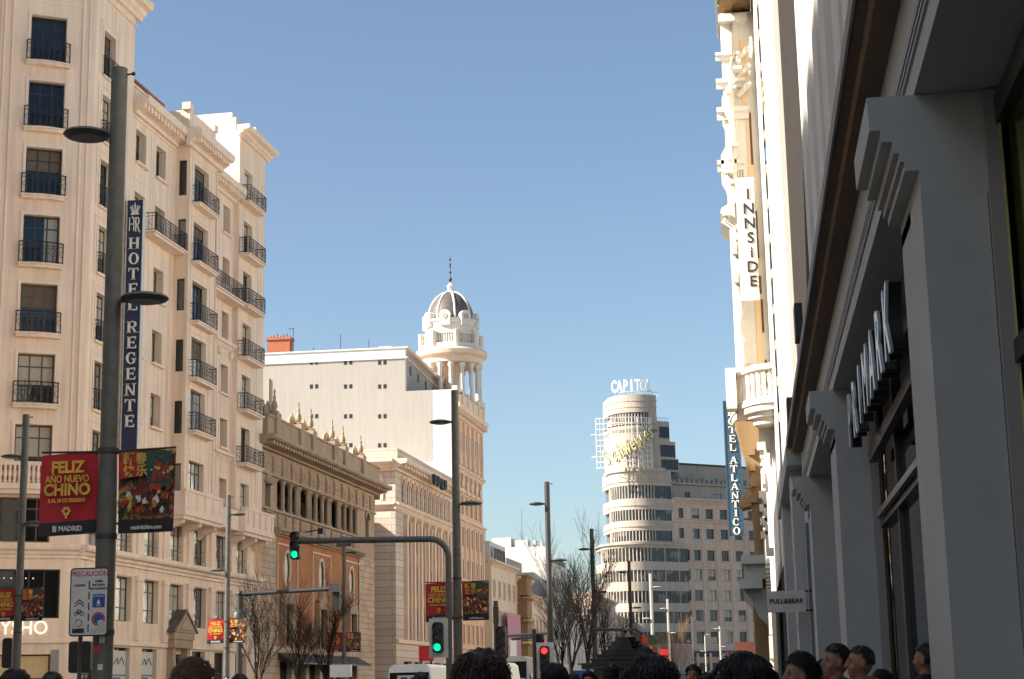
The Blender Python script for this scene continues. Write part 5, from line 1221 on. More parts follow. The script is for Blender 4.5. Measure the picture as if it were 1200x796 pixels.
def banner_pair(x, y, z1, h, w, gap, label, full=True):
    l = thing('festival_banner', (x - gap - w / 2, y, z1), 'red banner with gold lettering, ' + label, 'banner', 'red lettered festival banners')
    r_ = thing('festival_banner', (x + gap + w / 2, y, z1), 'picture banner with red and gold figures, ' + label, 'banner', 'picture festival banners')
    for s, o in ((-1, l), (1, r_)):
        cx = x + s * (gap + w / 2); f = Fr(cx, y, 0)
        n = 10; nz = 12; v = []; fc = []
        me = bpy.data.meshes.new('cloth')
        for iz in range(nz + 1):
            for ix in range(n + 1):
                u = ix / n - .5; t = iz / nz; flap = .0 if iz < 1 else .05 * t * math.sin(3.2 * u + 1.3 + s)
                slope = (.04 * u * (1 if s < 0 else 0))
                v.append((u * w * (1 - .02 * t) - (.0), (flap if full else 0), -t * h + slope))
        # front skin and back skin, a thin sheet with thickness
        vv = v + [(a, b + .006, c) for a, b, c in v]; k = (n + 1) * (nz + 1)
        red_f = []
        for iz in range(nz):
            for ix in range(n):
                a = iz * (n + 1) + ix; fc.append((a, a + n + 1, a + n + 2, a + 1)); fc.append((k + a, k + a + 1, k + a + n + 2, k + a + n + 1))
        me.from_pydata(vv, [], fc); me.materials.append(M['red' if s < 0 else 'art']); me.materials.append(M['banner_black'])
        for i, p in enumerate(me.polygons):
            row = (i // 2) // n
            if row >= nz - 2: p.material_index = 1
            p.use_smooth = True
        co = bpy.data.objects.new('cloth', me); C.objects.link(co); co.parent = o; co.location = (0, 0, 0)
        b = MB(Fr(0, y, 0)); b.tube((x + s * .08, 0, z1 + .0), (cx + s * w / 2, 0, z1 + .02), .014, seg=6)
        if full: MB(Fr(0, y, 0)).tube((x + s * .08, 0, z1 - h + .12), (x + s * (gap + .04), .0, z1 - h + .12), .012, seg=6).build('rod', M['pole_dark'], o)
        b.build('rod', M['pole_dark'], o)
        if s < 0: ban_text(o, cx, y - .055 * full, z1, w, h, full)
        else:
            fy = Fr(cx, y - .06 * full, 0)
            def patch(poly, y0, y1, mt_): MB(fy).plate(poly, y0, y1).build('picture_patch', M[mt_], o)
            patch([(-.06, z1 - .03), (w / 2 - .03, z1 - .03), (w / 2 - .03, z1 - .42), (.2, z1 - .5), (.05, z1 - .42), (.0, z1 - .3)], -.004, -.001, 'art_green')
            patch([(-w / 2 + .03, z1 - .03), (-.06, z1 - .03), (-.02, z1 - .33), (-w / 2 + .03, z1 - .36)], -.006, -.0041, 'art_red')
            if full:
                for a in range(22):
                    t = a * 2.4; rr = .03 + .005 * a; sz_ = random.uniform(.018, .035)
                    patch([(.2 + rr * math.cos(t) + sz_ * math.cos(2 * PI * i / 6) * random.uniform(.6, 1.3), z1 - .26 + rr * 1.2 * math.sin(t) + sz_ * math.sin(2 * PI * i / 6) * random.uniform(.6, 1.3)) for i in range(6)], -.007 - .0003 * a, -.0045, ('art_red', 'art_gold', 'art_red', 'art')[a % 4])
            for a in range(46 if full else 12):
                u_, v_ = random.random(), random.random(); xx = -.3 + .6 * u_; zz = z1 - .42 - .38 * v_ - .05 * u_; sz_ = random.uniform(.015, .05)
                k_ = 5 + a % 3; patch([(xx + sz_ * random.uniform(.4, 1.3) * math.cos(2 * PI * i / k_), zz + sz_ * random.uniform(.5, 1.8) * math.sin(2 * PI * i / k_)) for i in range(k_)], -.009 - .0003 * a, -.0045, ('art_red', 'banner_black', 'art_gold', 'art', 'art_red', 'frame_brown')[a % 6] if a % 9 else 'off_white')
            if full:
                for s_, dx, dz in (('新', -.21, -.12), ('春', -.05, -.12), ('快', -.20, -.27), ('乐', -.04, -.27)): text('print', s_, .15, .001, M['art_gold'], fy, dx, -.0145, z1 + dz, o, bold=.004)
            text('print', 'madridchino.com', .07, .002, M['off_white'], Fr(cx, y - .05 * full, 0), .03, -.012, z1 - h + .06, o, bold=.002, sx=.8)
lamp(-7.78, 20.1, 9.62, -1, 'nearest street lamp, thick pole carrying the big banners and the caution sign')
banner_pair(-7.78, 20.1, 4.57, 1.02, .74, .13, 'on the nearest lamp pole')
lamp(-7.76, 45.8, 9.78, -1, 'street lamp beside the curved traffic signal arm', low=6.6, hi=8.88)
banner_pair(-7.76, 45.8, 4.48, 1.03, .74, .13, 'on the lamp beside the traffic signal arm')
lamp(-7.56, 66, 9.6, -1, 'dark street lamp left of the curved tower, rising above the bare trees', 'pole_dark')
banner_pair(-5.6, 87.2, 4.2, 1.0, .9, .12, 'small, before the curved tower', full=False)
MB(Fr(-5.6, 87.2, 0)).lathe(0, 0, [(0, .13), (.06, .13), (.05, 4.6), (0, 4.6)], 8).build('lamp_pole_short', M['pole_dark'], None).name = 'banner_post'
o = bpy.data.objects['banner_post']; tag(o, 'short dark post carrying the two small banners in front of the curved tower', 'post')
lamp(-7.85, 88.5, 9.8, -1, 'dark street lamp just left of the curved tower', 'pole_dark')
for i, (px, py, Y_, dk, lb) in enumerate(((737, 657, 107, 1, 'dark lamp post in front of the round end of the curved tower, above the kiosk'), (762, 672, 124, 0, 'tall pale lamp post right of the kiosk roof'), (782, 702, 158, 0, 'pale lamp post next to the brown-twigged tree'), (810, 722, 190, 0, 'pale lamp post right of the brown-twigged tree'), (843, 734, 216, 0, 'rightmost small pale lamp post, by the salmon board'), (826, 745, 240, 0, 'faintest small pale lamp post between two others'))):
    p = atY(px, py, Y_); lamp(p.x, Y_, p.z, -1 if i % 2 == 0 else 1, lb, 'pole_dark' if dk else 'pole_pale', r=.105)
lamp(-21.2, 48, 10.0, -1, 'slim street lamp at the left edge in front of the corner shop window', 'pole', low=6.7)
banner_pair(-21.2, 48, 4.8, .95, .66, .1, 'on the slim lamp at the left edge')
lamp(-21.07, 68, 9.76, 1, 'street lamp in front of the last bay of the cream corner building', low=6.66, hi=8.93)
banner_pair(-21.07, 68, 4.68, .98, .72, .1, 'on the lamp before the cream corner building')
lamp(-21.05, 88.5, 9.8, 1, 'thin street lamp in front of the orange brick panels', low=6.66, hi=8.93)
banner_pair(-21.05, 88.5, 4.75, 1.0, .8, .1, 'in front of the orange brick panels')

# ================================================================== caution sign on the nearest pole
cs = thing('caution_sign', (-7.86, 19.85, 2.3), 'white caution sign with red heading, cycle symbols and blue panel on the nearest lamp pole', 'road sign')
f = Fr(-7.87, 19.86, R(1), 0); f = Fr(-7.875, 19.86, 0)
zc0, zc1 = 2.30, 3.12
def rrect(x0, x1, z0, z1, r, n=5):
    p = []
    for cx, cz, a in ((x1 - r, z1 - r, 0), (x0 + r, z1 - r, 90), (x0 + r, z0 + r, 180), (x1 - r, z0 + r, 270)):
        for i in range(n + 1): t = R(a + 90 * i / n); p.append((cx + r * math.cos(t), cz + r * math.sin(t)))
    return p
MB(f).plate(rrect(-.245, .245, zc0, zc1, .045), -.012, .012).build('plate', M['black'], cs)
MB(f).plate(rrect(-.228, .228, zc0 + .017, zc1 - .017, .035), -.016, -.0121).build('face', M['off_white'], cs)
MB(f).box(-.2, .2, .012, .04, zc1 - .25, zc1 - .2).box(-.2, .2, .012, .04, zc0 + .2, zc0 + .25).build('backing_rail', M['aluminium'], cs)
text('lettering', 'PRECAUCIÓN', .088, .001, M['sign_red'], f, 0, -.018, zc1 - .075, cs, bold=.0008, sx=.86)
for s, x, z, sz in (('CALZADA', -.12, zc1 - .21, .034), ('CARRIL', .12, zc1 - .165, .034), ('EXCLUSIVO', .12, zc1 - .21, .034), ('BUS TAXI MOTO', .12, zc1 - .255, .032)):
    text('lettering', s, sz, .001, M['black'], f, x, -.018, z, cs, bold=.0015, sx=.9)
q = MB(f)
for z0, z1 in ((zc1 - .26, zc1 - .16), (zc1 - .38, zc1 - .29), (zc1 - .51, zc1 - .42), (zc1 - .64, zc1 - .55), (zc1 - .77, zc1 - .68)): q.box(-.008, .008, -.018, -.0161, z0, z1)
for dz in (0, .035): q.plate([(-.18, zc1 - .42 - dz), (-.12, zc1 - .375 - dz), (-.06, zc1 - .42 - dz), (-.06, zc1 - .435 - dz), (-.12, zc1 - .392 - dz), (-.18, zc1 - .435 - dz)], -.018, -.0161)
def wheel(cx, cz, r, t=.007):
    for i in range(14):
        a, b = 2 * PI * i / 14, 2 * PI * (i + 1) / 14; q.plate([(cx + r * math.cos(a), cz + r * math.sin(a)), (cx + r * math.cos(b), cz + r * math.sin(b)), (cx + (r - t) * math.cos(b), cz + (r - t) * math.sin(b)), (cx + (r - t) * math.cos(a), cz + (r - t) * math.sin(a))], -.018, -.0161)
wheel(-.16, zc1 - .55, .028); wheel(-.085, zc1 - .55, .028)
for a, b in (((-.16, -.55), (-.14, -.505)), ((-.14, -.505), (-.1, -.505)), ((-.1, -.505), (-.085, -.55)), ((-.14, -.505), (-.122, -.548)), ((-.122, -.548), (-.1, -.505)), ((-.122, -.548), (-.16, -.55)), ((-.145, -.495), (-.13, -.495))):
    q.tube((a[0], -.018, zc1 + a[1]), (b[0], -.018, zc1 + b[1]), .0035, seg=5)
wheel(-.12, zc1 - .66, .045, .009); q.box(-.2, -.05, -.018, -.0161, zc1 - .78, zc1 - .725)
q.build('symbol', M['black'], cs)
MB(f).plate(rrect(.045, .20, zc1 - .48, zc1 - .32, .012), -.018, -.0161).build('symbol', M['sign_blue'], cs)
text('lettering', 'RESERVADO', .026, .001, M['white'], f, .122, -.02, zc1 - .345, cs); text('lettering', 'TAXI', .026, .001, M['white'], f, .122, -.02, zc1 - .455, cs)
q = MB(f); q.plate([(.1, zc1 - .435), (.145, zc1 - .435), (.122, zc1 - .375)], -.021, -.0181); q.build('symbol', M['white'], cs)
q = MB(f)
for i in range(20):
    a, b = 2 * PI * i / 20, 2 * PI * (i + 1) / 20; q.plate([(.125 + .085 * math.cos(a), zc1 - .62 + .085 * math.sin(a)), (.125 + .085 * math.cos(b), zc1 - .62 + .085 * math.sin(b)), (.125 + .062 * math.cos(b), zc1 - .62 + .062 * math.sin(b)), (.125 + .062 * math.cos(a), zc1 - .62 + .062 * math.sin(a))], -.018, -.0161)
q.build('symbol', M['sign_red'], cs); MB(f).plate([(.125 + .06 * math.cos(2 * PI * i / 18), zc1 - .62 + .06 * math.sin(2 * PI * i / 18)) for i in range(18)], -.018, -.0161).build('symbol', M['sign_blue'], cs)
for x, z, s in ((.16, .665, .04), (.07, .75, .03), (-.17, .7, .035), (.19, .74, .025), (.12, .72, .03)): MB(f).plate([(x + s * math.cos(2 * PI * i / 7) * (1 + .3 * (i % 2)), zc1 - z + s * math.sin(2 * PI * i / 7)) for i in range(7)], -.022 - x * .01, -.0185).build('sticker', M['aluminium'], cs)
ps = thing('sign_post', (-8.19, 20.4, .13), 'thin grey post behind the caution sign at its left', 'post'); MB(Fr(-8.19, 20.4, 0)).lathe(0, 0, [(0, .13), (.03, .13), (.03, 2.78), (0, 2.78)], 8).tube((0, 0, 2.7), (-.16, 0, 2.62), .006, seg=4).build('pole', M['pole'], ps)

# ================================================================== traffic signals
def sig_head(x, y, z, parent, lit, s=1., back=True, face=-1, board=None):
    """three lamps stacked; z is the top"""
    fr = Fr(x, y, 0 if face < 0 else PI)
    b = MB(fr); b.plate([(a * s, z - .0 + c * s) for a, c in rrect(-.16, .16, -.95, 0, .1)], -.02 * s, .22 * s)
    hd = b.build('signal_head', M['black'], parent)
    if board: MB(fr).box(-.30 * s, .30 * s, .23 * s, .25 * s, z - 1.1 * s, z + .12 * s).build('back_board', M[board], parent)
    for i, c in enumerate(('red', 'amber', 'green')):
        zz = z - (.17 + .305 * i) * s
        on = c in lit; mat = ('lens_red' if c == 'red' else 'lens_green') if on else 'lens_off'
        l = MB(fr).lathe(0, 0, [(0.001, 0)], 3) if False else MB(fr)
        l.plate([(.105 * s * math.cos(2 * PI * k / 18), zz + .105 * s * math.sin(2 * PI * k / 18)) for k in range(18)], -.05 * s, -.021 * s); l.build('lens', M[mat], hd)
        v = MB(fr)
        for k in range(14):
            a, bb = R(-20 + 220 * k / 14), R(-20 + 220 * (k + 1) / 14); r0, r1 = .125 * s, .137 * s
            v.plate([(r0 * math.cos(a), zz + r0 * math.sin(a)), (r1 * math.cos(a), zz + r1 * math.sin(a)), (r1 * math.cos(bb), zz + r1 * math.sin(bb)), (r0 * math.cos(bb), zz + r0 * math.sin(bb))], -.2 * s, -.021 * s)
        v.build('visor', M['black'], hd)
    return hd
tg = thing('traffic_signal', (-7.9, 45, .13), 'traffic signal on a long curved grey arm with a green lamp at its left tip', 'traffic signal')
f = Fr(0, 45, 0); q = MB(f)
arc = [(-8.35 + .5 * math.cos(R(a)) + .0, 0, 5.1 + .5 * math.sin(R(a))) for a in range(0, 91, 15)]
pts = [(-7.88, 0, .13), (-7.86, 0, 3.0)] + [(-7.85 if i == 0 else x, 0, z) for i, (x, _, z) in enumerate(arc)] + [(-11.95, 0, 5.66)]
q.path(pts, .085, 12)
for p in pts: q.sphere(p, .085, 12, 6)
q.tube((-7.88, 0, .13), (-7.88, 0, .6), .14, seg=12).box(-10.9, -10.5, -.1, .1, 5.48, 5.58); q.build('arm', M['pole'], tg, smooth=60)
sig_head(-12.06, 44.95, 5.92, tg, ('green',), .8)
sig_head(-8.12, 44.7, atY(516, 729, 44.7).z, tg, ('green',), .84, board='off_white')
t2 = thing('traffic_signal', (-20.85, 69, .13), 'grey traffic signal arm seen against the brick panels, its head turned away', 'traffic signal')
q = MB(Fr(0, 69, 0)).tube((-20.85, 0, .13), (-20.85, 0, 5.75), .12, .11, 12).tube((-20.9, 0, 5.72), (-16.75, 0, 5.85), .09, seg=10).sphere((-20.85, 0, 5.75), .14).lathe(-20.85, 0, [(.11, 4.5), (.3, 4.6), (.3, 4.9), (.22, 5.05), (.11, 5.1)], 12).box(-17.0, -16.6, -.2, .2, 5.7, 6.05)
q.build('arm', M['pole_dark'], t2, smooth=60); sig_head(-16.75, 69.2, 5.8, t2, (), .9, face=1)
for i, (px, py, Y_, lb) in enumerate(((12, 748, 50, 'pedestrian signal seen from behind at the left edge'), (90, 752, 48, 'traffic signal seen from behind left of the caution sign'))):
    p = atY(px, py, Y_); o = thing('traffic_signal', (p.x, Y_, .13), lb, 'traffic signal'); MB(Fr(p.x, Y_ + .3, 0)).tube((0, 0, .13), (0, 0, p.z + .1), .05, seg=8).build('pole', M['pole_dark'], o); sig_head(p.x, Y_, p.z, o, (), .95, face=1); 
    if i: sig_head(p.x + .36, Y_, p.z, o, (), .95, face=1)
p = atY(585, 734, 62); o = thing('traffic_signal', (p.x, 62, .13), 'unlit traffic signal beside the picture banner, right of the tall lamp', 'traffic signal')
MB(Fr(atY(580, 705, 62).x, 62.2, 0)).tube((0, 0, .13), (0, 0, atY(580, 704, 62).z), .09, seg=8).box(-.1, .1, -.06, .06, 4.0, 4.6).build('pole', M['pole_dark'], o); sig_head(p.x + .05, 62, p.z, o, (), 1.1)
p = atY(634, 748, 56); o = thing('traffic_signal', (p.x, 56, .13), 'traffic signal showing green and red lamps at the foot of the dark lamp', 'traffic signal')
MB(Fr(atY(626, 740, 56.3).x, 56.3, 0)).tube((0, 0, .13), (0, 0, atY(626, 737, 56).z), .07, seg=8).tube((0, 0, 3.3), (-1.0, 2, 3.3), .05, seg=6).build('pole', M['pole_dark'], o)
sig_head(p.x - .12, 56.6, p.z + .15, o, ('green',), .95); sig_head(p.x + .1, 56, p.z - .25, o, ('red',), .95, board='off_white')
p = atY(592, 750, 75); q = MB(Fr(0, 75, 0)).tube((p.x, 0, 3.95), (p.x + 1.9, 0, 4.02), .06, seg=6).tube((p.x + 1.9, 0, .13), (p.x + 1.9, 0, 4.1), .07, seg=6)
o = thing('signal_arm', (p.x + 1.9, 75, .13), 'thin horizontal signal arm in front of the far houses', 'traffic signal'); q.build('arm', M['pole_dark'], o)
p = atY(745, 742, 62); o = thing('signal_arm', (p.x, 62, .13), 'dark bent arm above the kiosk in front of the curved tower', 'traffic signal')
a0 = atY(694, 738, 62); a1 = atY(750, 738, 62)
MB(Fr(0, 62, 0)).path([(a0.x, 0, a0.z), (a1.x - .12, 0, a1.z), (a1.x, 0, a1.z - .1), (a1.x + .02, 0, .13)], .05, 6).build('arm', M['pole_dark'], o)

# ================================================================== kiosk, boards, vehicles
ko = thing('kiosk', (-3.1, 42, .13), 'dark kiosk with a stepped tiered roof and finial in front of the curved tower', 'kiosk')
p = atY(733, 742, 42); kx = p.x; q = MB(Fr(kx, 42, 0))
zt = p.z
def oct_(r): return [(r * math.cos(2 * PI * (i + .5) / 8), r * math.sin(2 * PI * (i + .5) / 8)) for i in range(8)]
for i, (r, z0, z1) in enumerate(((.26, zt - .2, zt - .1), (.36, zt - .3, zt - .2), (.46, zt - .4, zt - .3), (.6, zt - .5, zt - .4), (.74, zt - .6, zt - .5), (.9, zt - .71, zt - .6), (1.15, zt - .85, zt - .71))): q.slab(oct_(r), z0, z1 - .001).slab(oct_(r * 1.08), z1 - .03, z1)
q.lathe(0, 0, [(.18, zt - .1), (.1, zt - .02), (.04, zt + .02), (.07, zt + .06), (.01, zt + .12)], 8); q.build('roof', M['iron'], ko)
MB(Fr(kx, 42, 0)).slab(oct_(.82), .13, zt - .86).build('wall', M['frame_dark'], ko)
q = MB(Fr(kx, 42, 0)).box(-.3, .3, -.79, -.765, 1.0, 1.85); q.build('hatch', M['glass_shop'], ko)
def board(px0, px1, py0, py1, Y_, name, label, cat, mat, th=.12, post=True, txt=None, tmat='iron', tsz=.3):
    a = atY(px0, py1, Y_); b = atY(px1, py0, Y_); o = thing(name, ((a.x + b.x) / 2, Y_, .13), label, cat)
    MB(Fr(0, Y_, 0)).box(a.x, b.x, -th / 2, th / 2, a.z, b.z).build('panel', M[mat], o)
    if post: MB(Fr(0, Y_, 0)).box(a.x + .05, a.x + .13, -.04, .04, .13, a.z).box(b.x - .13, b.x - .05, -.04, .04, .13, a.z).build('leg', M['pole_dark'], o)
    if txt: text('lettering', txt, tsz, .006, M[tmat], Fr(0, Y_, 0), (a.x + b.x) / 2, -th / 2 - .006, (a.z + b.z) / 2, o, bold=.004)
    return o
ps_ = board(900, 943, 692, 718, 36.3, 'shop_sign', 'small white projecting shop sign with black letters on the dark right hand wall', 'shop sign', 'off_white', post=False, txt='PULL&BEAR', tsz=.135)
a = atY(943, 704, 36.3); MB(Fr(0, 36.3, 0)).tube((a.x, 0, a.z + .2), (a.x + .6, 0, a.z + .2), .02, seg=5).tube((a.x, 0, a.z - .2), (a.x + .6, 0, a.z - .2), .02, seg=5).build('bracket', M['iron'], ps_)
board(862, 892, 752, 768, 90, 'hoarding', 'salmon coloured hoarding board above the crowd at the right', 'hoarding', 'salmon')
board(892, 903, 745, 756, 80, 'shop_sign', 'tiny black projecting sign right of the salmon hoarding', 'shop sign', 'iron', post=False)
o = board(888, 904, 760, 793, 84, 'notice_board', 'white panel with small red marks right of the salmon hoarding', 'notice board', 'white')
q = MB(Fr(0, 84, 0)); p = atY(894, 771, 84)
for k in range(3): q.plate([(p.x + .12 * math.cos(2 * PI * i / 12), p.z - .36 * k + .12 * math.sin(2 * PI * i / 12)) for i in range(12)], -.09, -.061)
q.build('red_mark', M['sign_red'], o)
board(850, 862, 764, 775, 96, 'notice_board', 'pale pink panel left of the salmon hoarding', 'notice board', 'pink')
board(387, 412, 779, 794, 58, 'notice_board', 'white board with red lettering under the brick building', 'notice board', 'white', txt='ABIERTO' if False else None)
o = board(773, 783, 761, 777, 70, 'festival_banner', 'small red square banner on the pale lamp post right of the kiosk', 'banner', 'red', th=.03, post=False, txt=None)
board(535, 556, 758, 770, 66, 'notice_board', 'small red board behind the green traffic signal', 'notice board', 'sign_red') if False else None
board(491, 508, 757, 775, 64, 'festival_banner', 'small red banner left of the lower green traffic signal', 'banner', 'red', th=.03)
def van(x, y, w, h, L_, label, cat, mat, txt=None, rot=0, roof=True):
    o = thing('parked_van' if cat == 'van' else 'city_bus', (x, y, 0), label, cat); f = Fr(x, y, 0)
    n = 6; b = MB(f)
    sec = [(-w / 2, .35), (-w / 2 - .02, 1.1), (-w / 2 + .04, h * .62), (-w / 2 + .16, h - .12), (-w / 2 + .3, h), (w / 2 - .3, h), (w / 2 - .16, h - .12), (w / 2 - .04, h * .62), (w / 2 + .02, 1.1), (w / 2, .35)]
    b.plate(sec, .18, L_); b.plate([(a * .96, .35 + (c - .35) * (.62 if c > 1.2 else 1) ) for a, c in sec], -.12, .179)
    b.build('body', M[mat], o)
    g = MB(f).quad([(-w / 2 + .18, .0 + .13, 1.15), (w / 2 - .18, .13, 1.15), (w / 2 - .28, .17, h - .28), (-w / 2 + .28, .17, h - .28)]); 
    g = MB(f).box(-w / 2 + .18, w / 2 - .18, .14, .176, 1.2, h - .28); g.build('windscreen', M['glass_shop'], o)
    g = MB(f)
    for k in range(max(1, int(L_ / 1.6))): 
        for s in (-1, 1): g.box(s * (w / 2 - .02) - .03, s * (w / 2 - .02) + .03, .5 + 1.6 * k, 1.8 + 1.6 * k, 1.2, h * .72)
    g.build('side_window', M['glass_shop'], o)
    for s in (-1, 1):
        for yy in (.9, L_ - .9):
            wh = MB(f); 
            for k in range(16):
                pass
            wh.tube((s * (w / 2 - .22), yy, .36), (s * (w / 2 + .03), yy, .36), .36, seg=18); wo = wh.build('wheel', M['black'], o); MB(f).tube((s * (w / 2 + .031), yy, .36), (s * (w / 2 + .045), yy, .36), .2, seg=12).build('rim', M['aluminium'], wo)
        MB(f).box(s * (w / 2 - .35) - .15, s * (w / 2 - .35) + .15, -.16, -.121, .7, .85).build('headlight', M['white'], o)
        MB(f).box(s * (w / 2 + .12) - .07, s * (w / 2 + .12) + .07, .1, .2, 1.3, 1.65).build('mirror', M['black'], o)
    if txt:
        p = MB(f).box(-.42, .42, .1, .139, h - .62, h - .38).build('display', M['off_white'], o); MB(f).box(-.3, -.06, .09, .099, h - .56, h - .44).box(.04, .3, .09, .099, h - .56, h - .44).build('display_segment', M['sign_blue'], p)
    return o
van(-11.75, 59, 1.75, 2.55, 5.2, 'white van with an illuminated panel in its windscreen below the green signal', 'van', 'white', '  ')
o = van(-10.2, 66, 1.7, 2.7, 5, 'white van behind with black slanting stripes on its front', 'van', 'white')
q = MB(Fr(-10.2, 66, 0))
for k in range(6): q.plate([(-.8 + .27 * k, 1.25), (-.68 + .27 * k, 1.25), (-.5 + .27 * k, 2.35), (-.62 + .27 * k, 2.35)], .1, .135)
q.build('stripe', M['iron'], o)
p = atY(605, 769, 92); van(p.x, 92, 1.4, p.z, 5, 'cream topped van farther along the road', 'van', 'off_white')
bb = thing('blue_hoarding', (-5.5, 90, .13), 'blue panel low behind the bare trees at the middle', 'hoarding'); a = atY(667, 786, 90); b = atY(693, 786, 90); MB(Fr(0, 90, 0)).box(a.x, b.x, 0, .08, .3, a.z).box(a.x + .1, a.x + .2, 0.01, .07, .13, .3).build('panel', M['sign_blue'], bb)

# ================================================================== bare street trees
def tree_mesh(seed, h, spread, dens=1.12, lean=.0):
    random.seed(seed); a = MB()
    trunk = MB(); cnt = [0]
    def grow(mb, p, d, L_, r, lvl):
        n = 3 if lvl else 5
        for i in range(n):
            q = p + d * (L_ / n); d2 = (d + Vector((random.uniform(-1, 1), random.uniform(-1, 1), random.uniform(-.2, .5))) * (.10 if lvl < 2 else .18)).normalized()
            r2 = r * (1 - .32 / n * (i + 1) / 1.0) if lvl else r * (1 - .08)
            mb.tube(tuple(p), tuple(q), r, r2, 5 if lvl < 2 else 3); cnt[0] += 1
            if lvl < 4 and (lvl > 0 or i >= 2):
                k = (2 if lvl else 2) if lvl < 3 else 2
                for _ in range(int(k * dens + random.random() * .7)):
                    ang = random.uniform(0, 2 * PI); s_ = random.uniform(.4, .8) * spread
                    side = d.orthogonal().normalized(); side.rotate(Matrix.Rotation(ang, 3, d))
                    nd = (d * 1.0 + side * s_ + Vector((0, 0, .22))).normalized()
                    grow(a, q, nd, L_ * random.uniform(.5, .72), max(.006, r2 * .55), lvl + 1)
            p, d, r = q, d2, r2
    grow(trunk, Vector((0, 0, 0)), Vector((lean, 0, 1)).normalized(), h * .56, .12, 0)
    return trunk, a
def tree(x, y, tm, label, s=1., rz=0., group='bare street trees', mats=None):
    o = thing('bare_tree', (x, y, .13), label, 'tree', group, rz)
    for n_, me in zip(('trunk', 'crown'), tm):
        c = bpy.data.objects.new(n_, me); C.objects.link(c); c.parent = o
    o.scale = (s, s, s); return o
tms = []
for sd, h, sp_r in ((3, 6.2, .75), (8, 6.0, .8), (15, 7.2, .7)):
    t_, a_ = tree_mesh(sd, h, sp_r); tms.append((t_.mesh('trunk', M['bark']), a_.mesh('crown', M['bark'])))
for i, (px, Y_, k, s, lb) in enumerate(((303, 70, 0, .82, 'bare tree nearest the traffic signal post by the cream building'), (350, 74, 1, .84, 'bare tree in front of the second brick panel'), (384, 78, 0, .85, 'bare tree in front of the third brick panel by the thin lamp'), (672, 78, 2, .9, 'bare tree just right of the dark street lamp'), (690, 84, 2, 1.0, 'tallest bare tree between the dark lamp and the curved tower'), (708, 92, 1, .95, 'bare tree directly left of the curved tower'), (658, 96, 2, .9, 'bare tree behind the dark street lamp'))):
    p = atY(px, 790, Y_); tree(p.x, Y_, tms[k], lb, s, rz=i * 1.3)
t_, a_ = tree_mesh(21, 7.5, .95, 1.25); p = atY(796, 790, 165)
tree(p.x, 165, (t_.mesh('trunk', M['bark']), a_.mesh('crown', M['bark_brown'])), 'small tree with brown twigs between pale lamp posts', .8)
# ================================================================== people
def cap(mb, p, q, r, r2): mb.tube(p, q, r, r2, 12); mb.sphere(p, r, 12, 8); mb.sphere(q, r2, 12, 8)
def remesh(mb, name, vox, sm, mat):
    me = mb.mesh(name, mat); o = bpy.data.objects.new(name, me); C.objects.link(o)
    m1 = o.modifiers.new('r', 'REMESH'); m1.mode = 'VOXEL'; m1.voxel_size = vox; m1.use_smooth_shade = True
    m2 = o.modifiers.new('s', 'SMOOTH'); m2.factor = .6; m2.iterations = sm
    bpy.context.view_layer.update()
    r = bpy.data.meshes.new_from_object(o.evaluated_get(bpy.context.evaluated_depsgraph_get()))
    bpy.data.objects.remove(o); r.name = name; r.materials.clear(); r.materials.append(mat)
    for p in r.polygons: p.use_smooth = True
    return r
# pose: walking, facing +Y, height 1.75
HIP, KN, SH, EL = .93, .5, 1.44, 1.14
J = dict(hipL=(-.09, 0, HIP), hipR=(.09, 0, HIP), knL=(-.1, .14, .51), knR=(.1, -.02, .5), anL=(-.1, .16, .1), anR=(.1, -.26, .14), shL=(-.19, 0, 1.42), shR=(.19, 0, 1.42), elL=(-.25, -.08, 1.14), elR=(.25, .03, 1.13), wrL=(-.24, .0, .9), wrR=(.24, .2, .95))
def limbs(mb, g):
    for s in 'LR':
        cap(mb, J['hip' + s], J['kn' + s], .085 + g, .058 + g); cap(mb, J['kn' + s], J['an' + s], .056 + g, .04 + g)
def arms(mb, g):
    for s in 'LR': cap(mb, J['sh' + s], J['el' + s], .052 + g, .042 + g); cap(mb, J['el' + s], J['wr' + s], .04 + g, .028 + g)
def torso(mb, g):
    mb.sphere((0, .0, 1.28), 1, 16, 12, (.165 + g, .11 + g, .2 + g)); mb.sphere((0, 0, 1.05), 1, 16, 12, (.145 + g, .105 + g, .19 + g)); mb.sphere((0, -.005, .93), 1, 16, 12, (.16 + g, .115 + g, .12 + g))
    cap(mb, (-.15, 0, 1.42), (.15, 0, 1.42), .06 + g, .06 + g); cap(mb, (-.08, -.01, 1.46), (.08, -.01, 1.46), .05 + g, .05 + g)
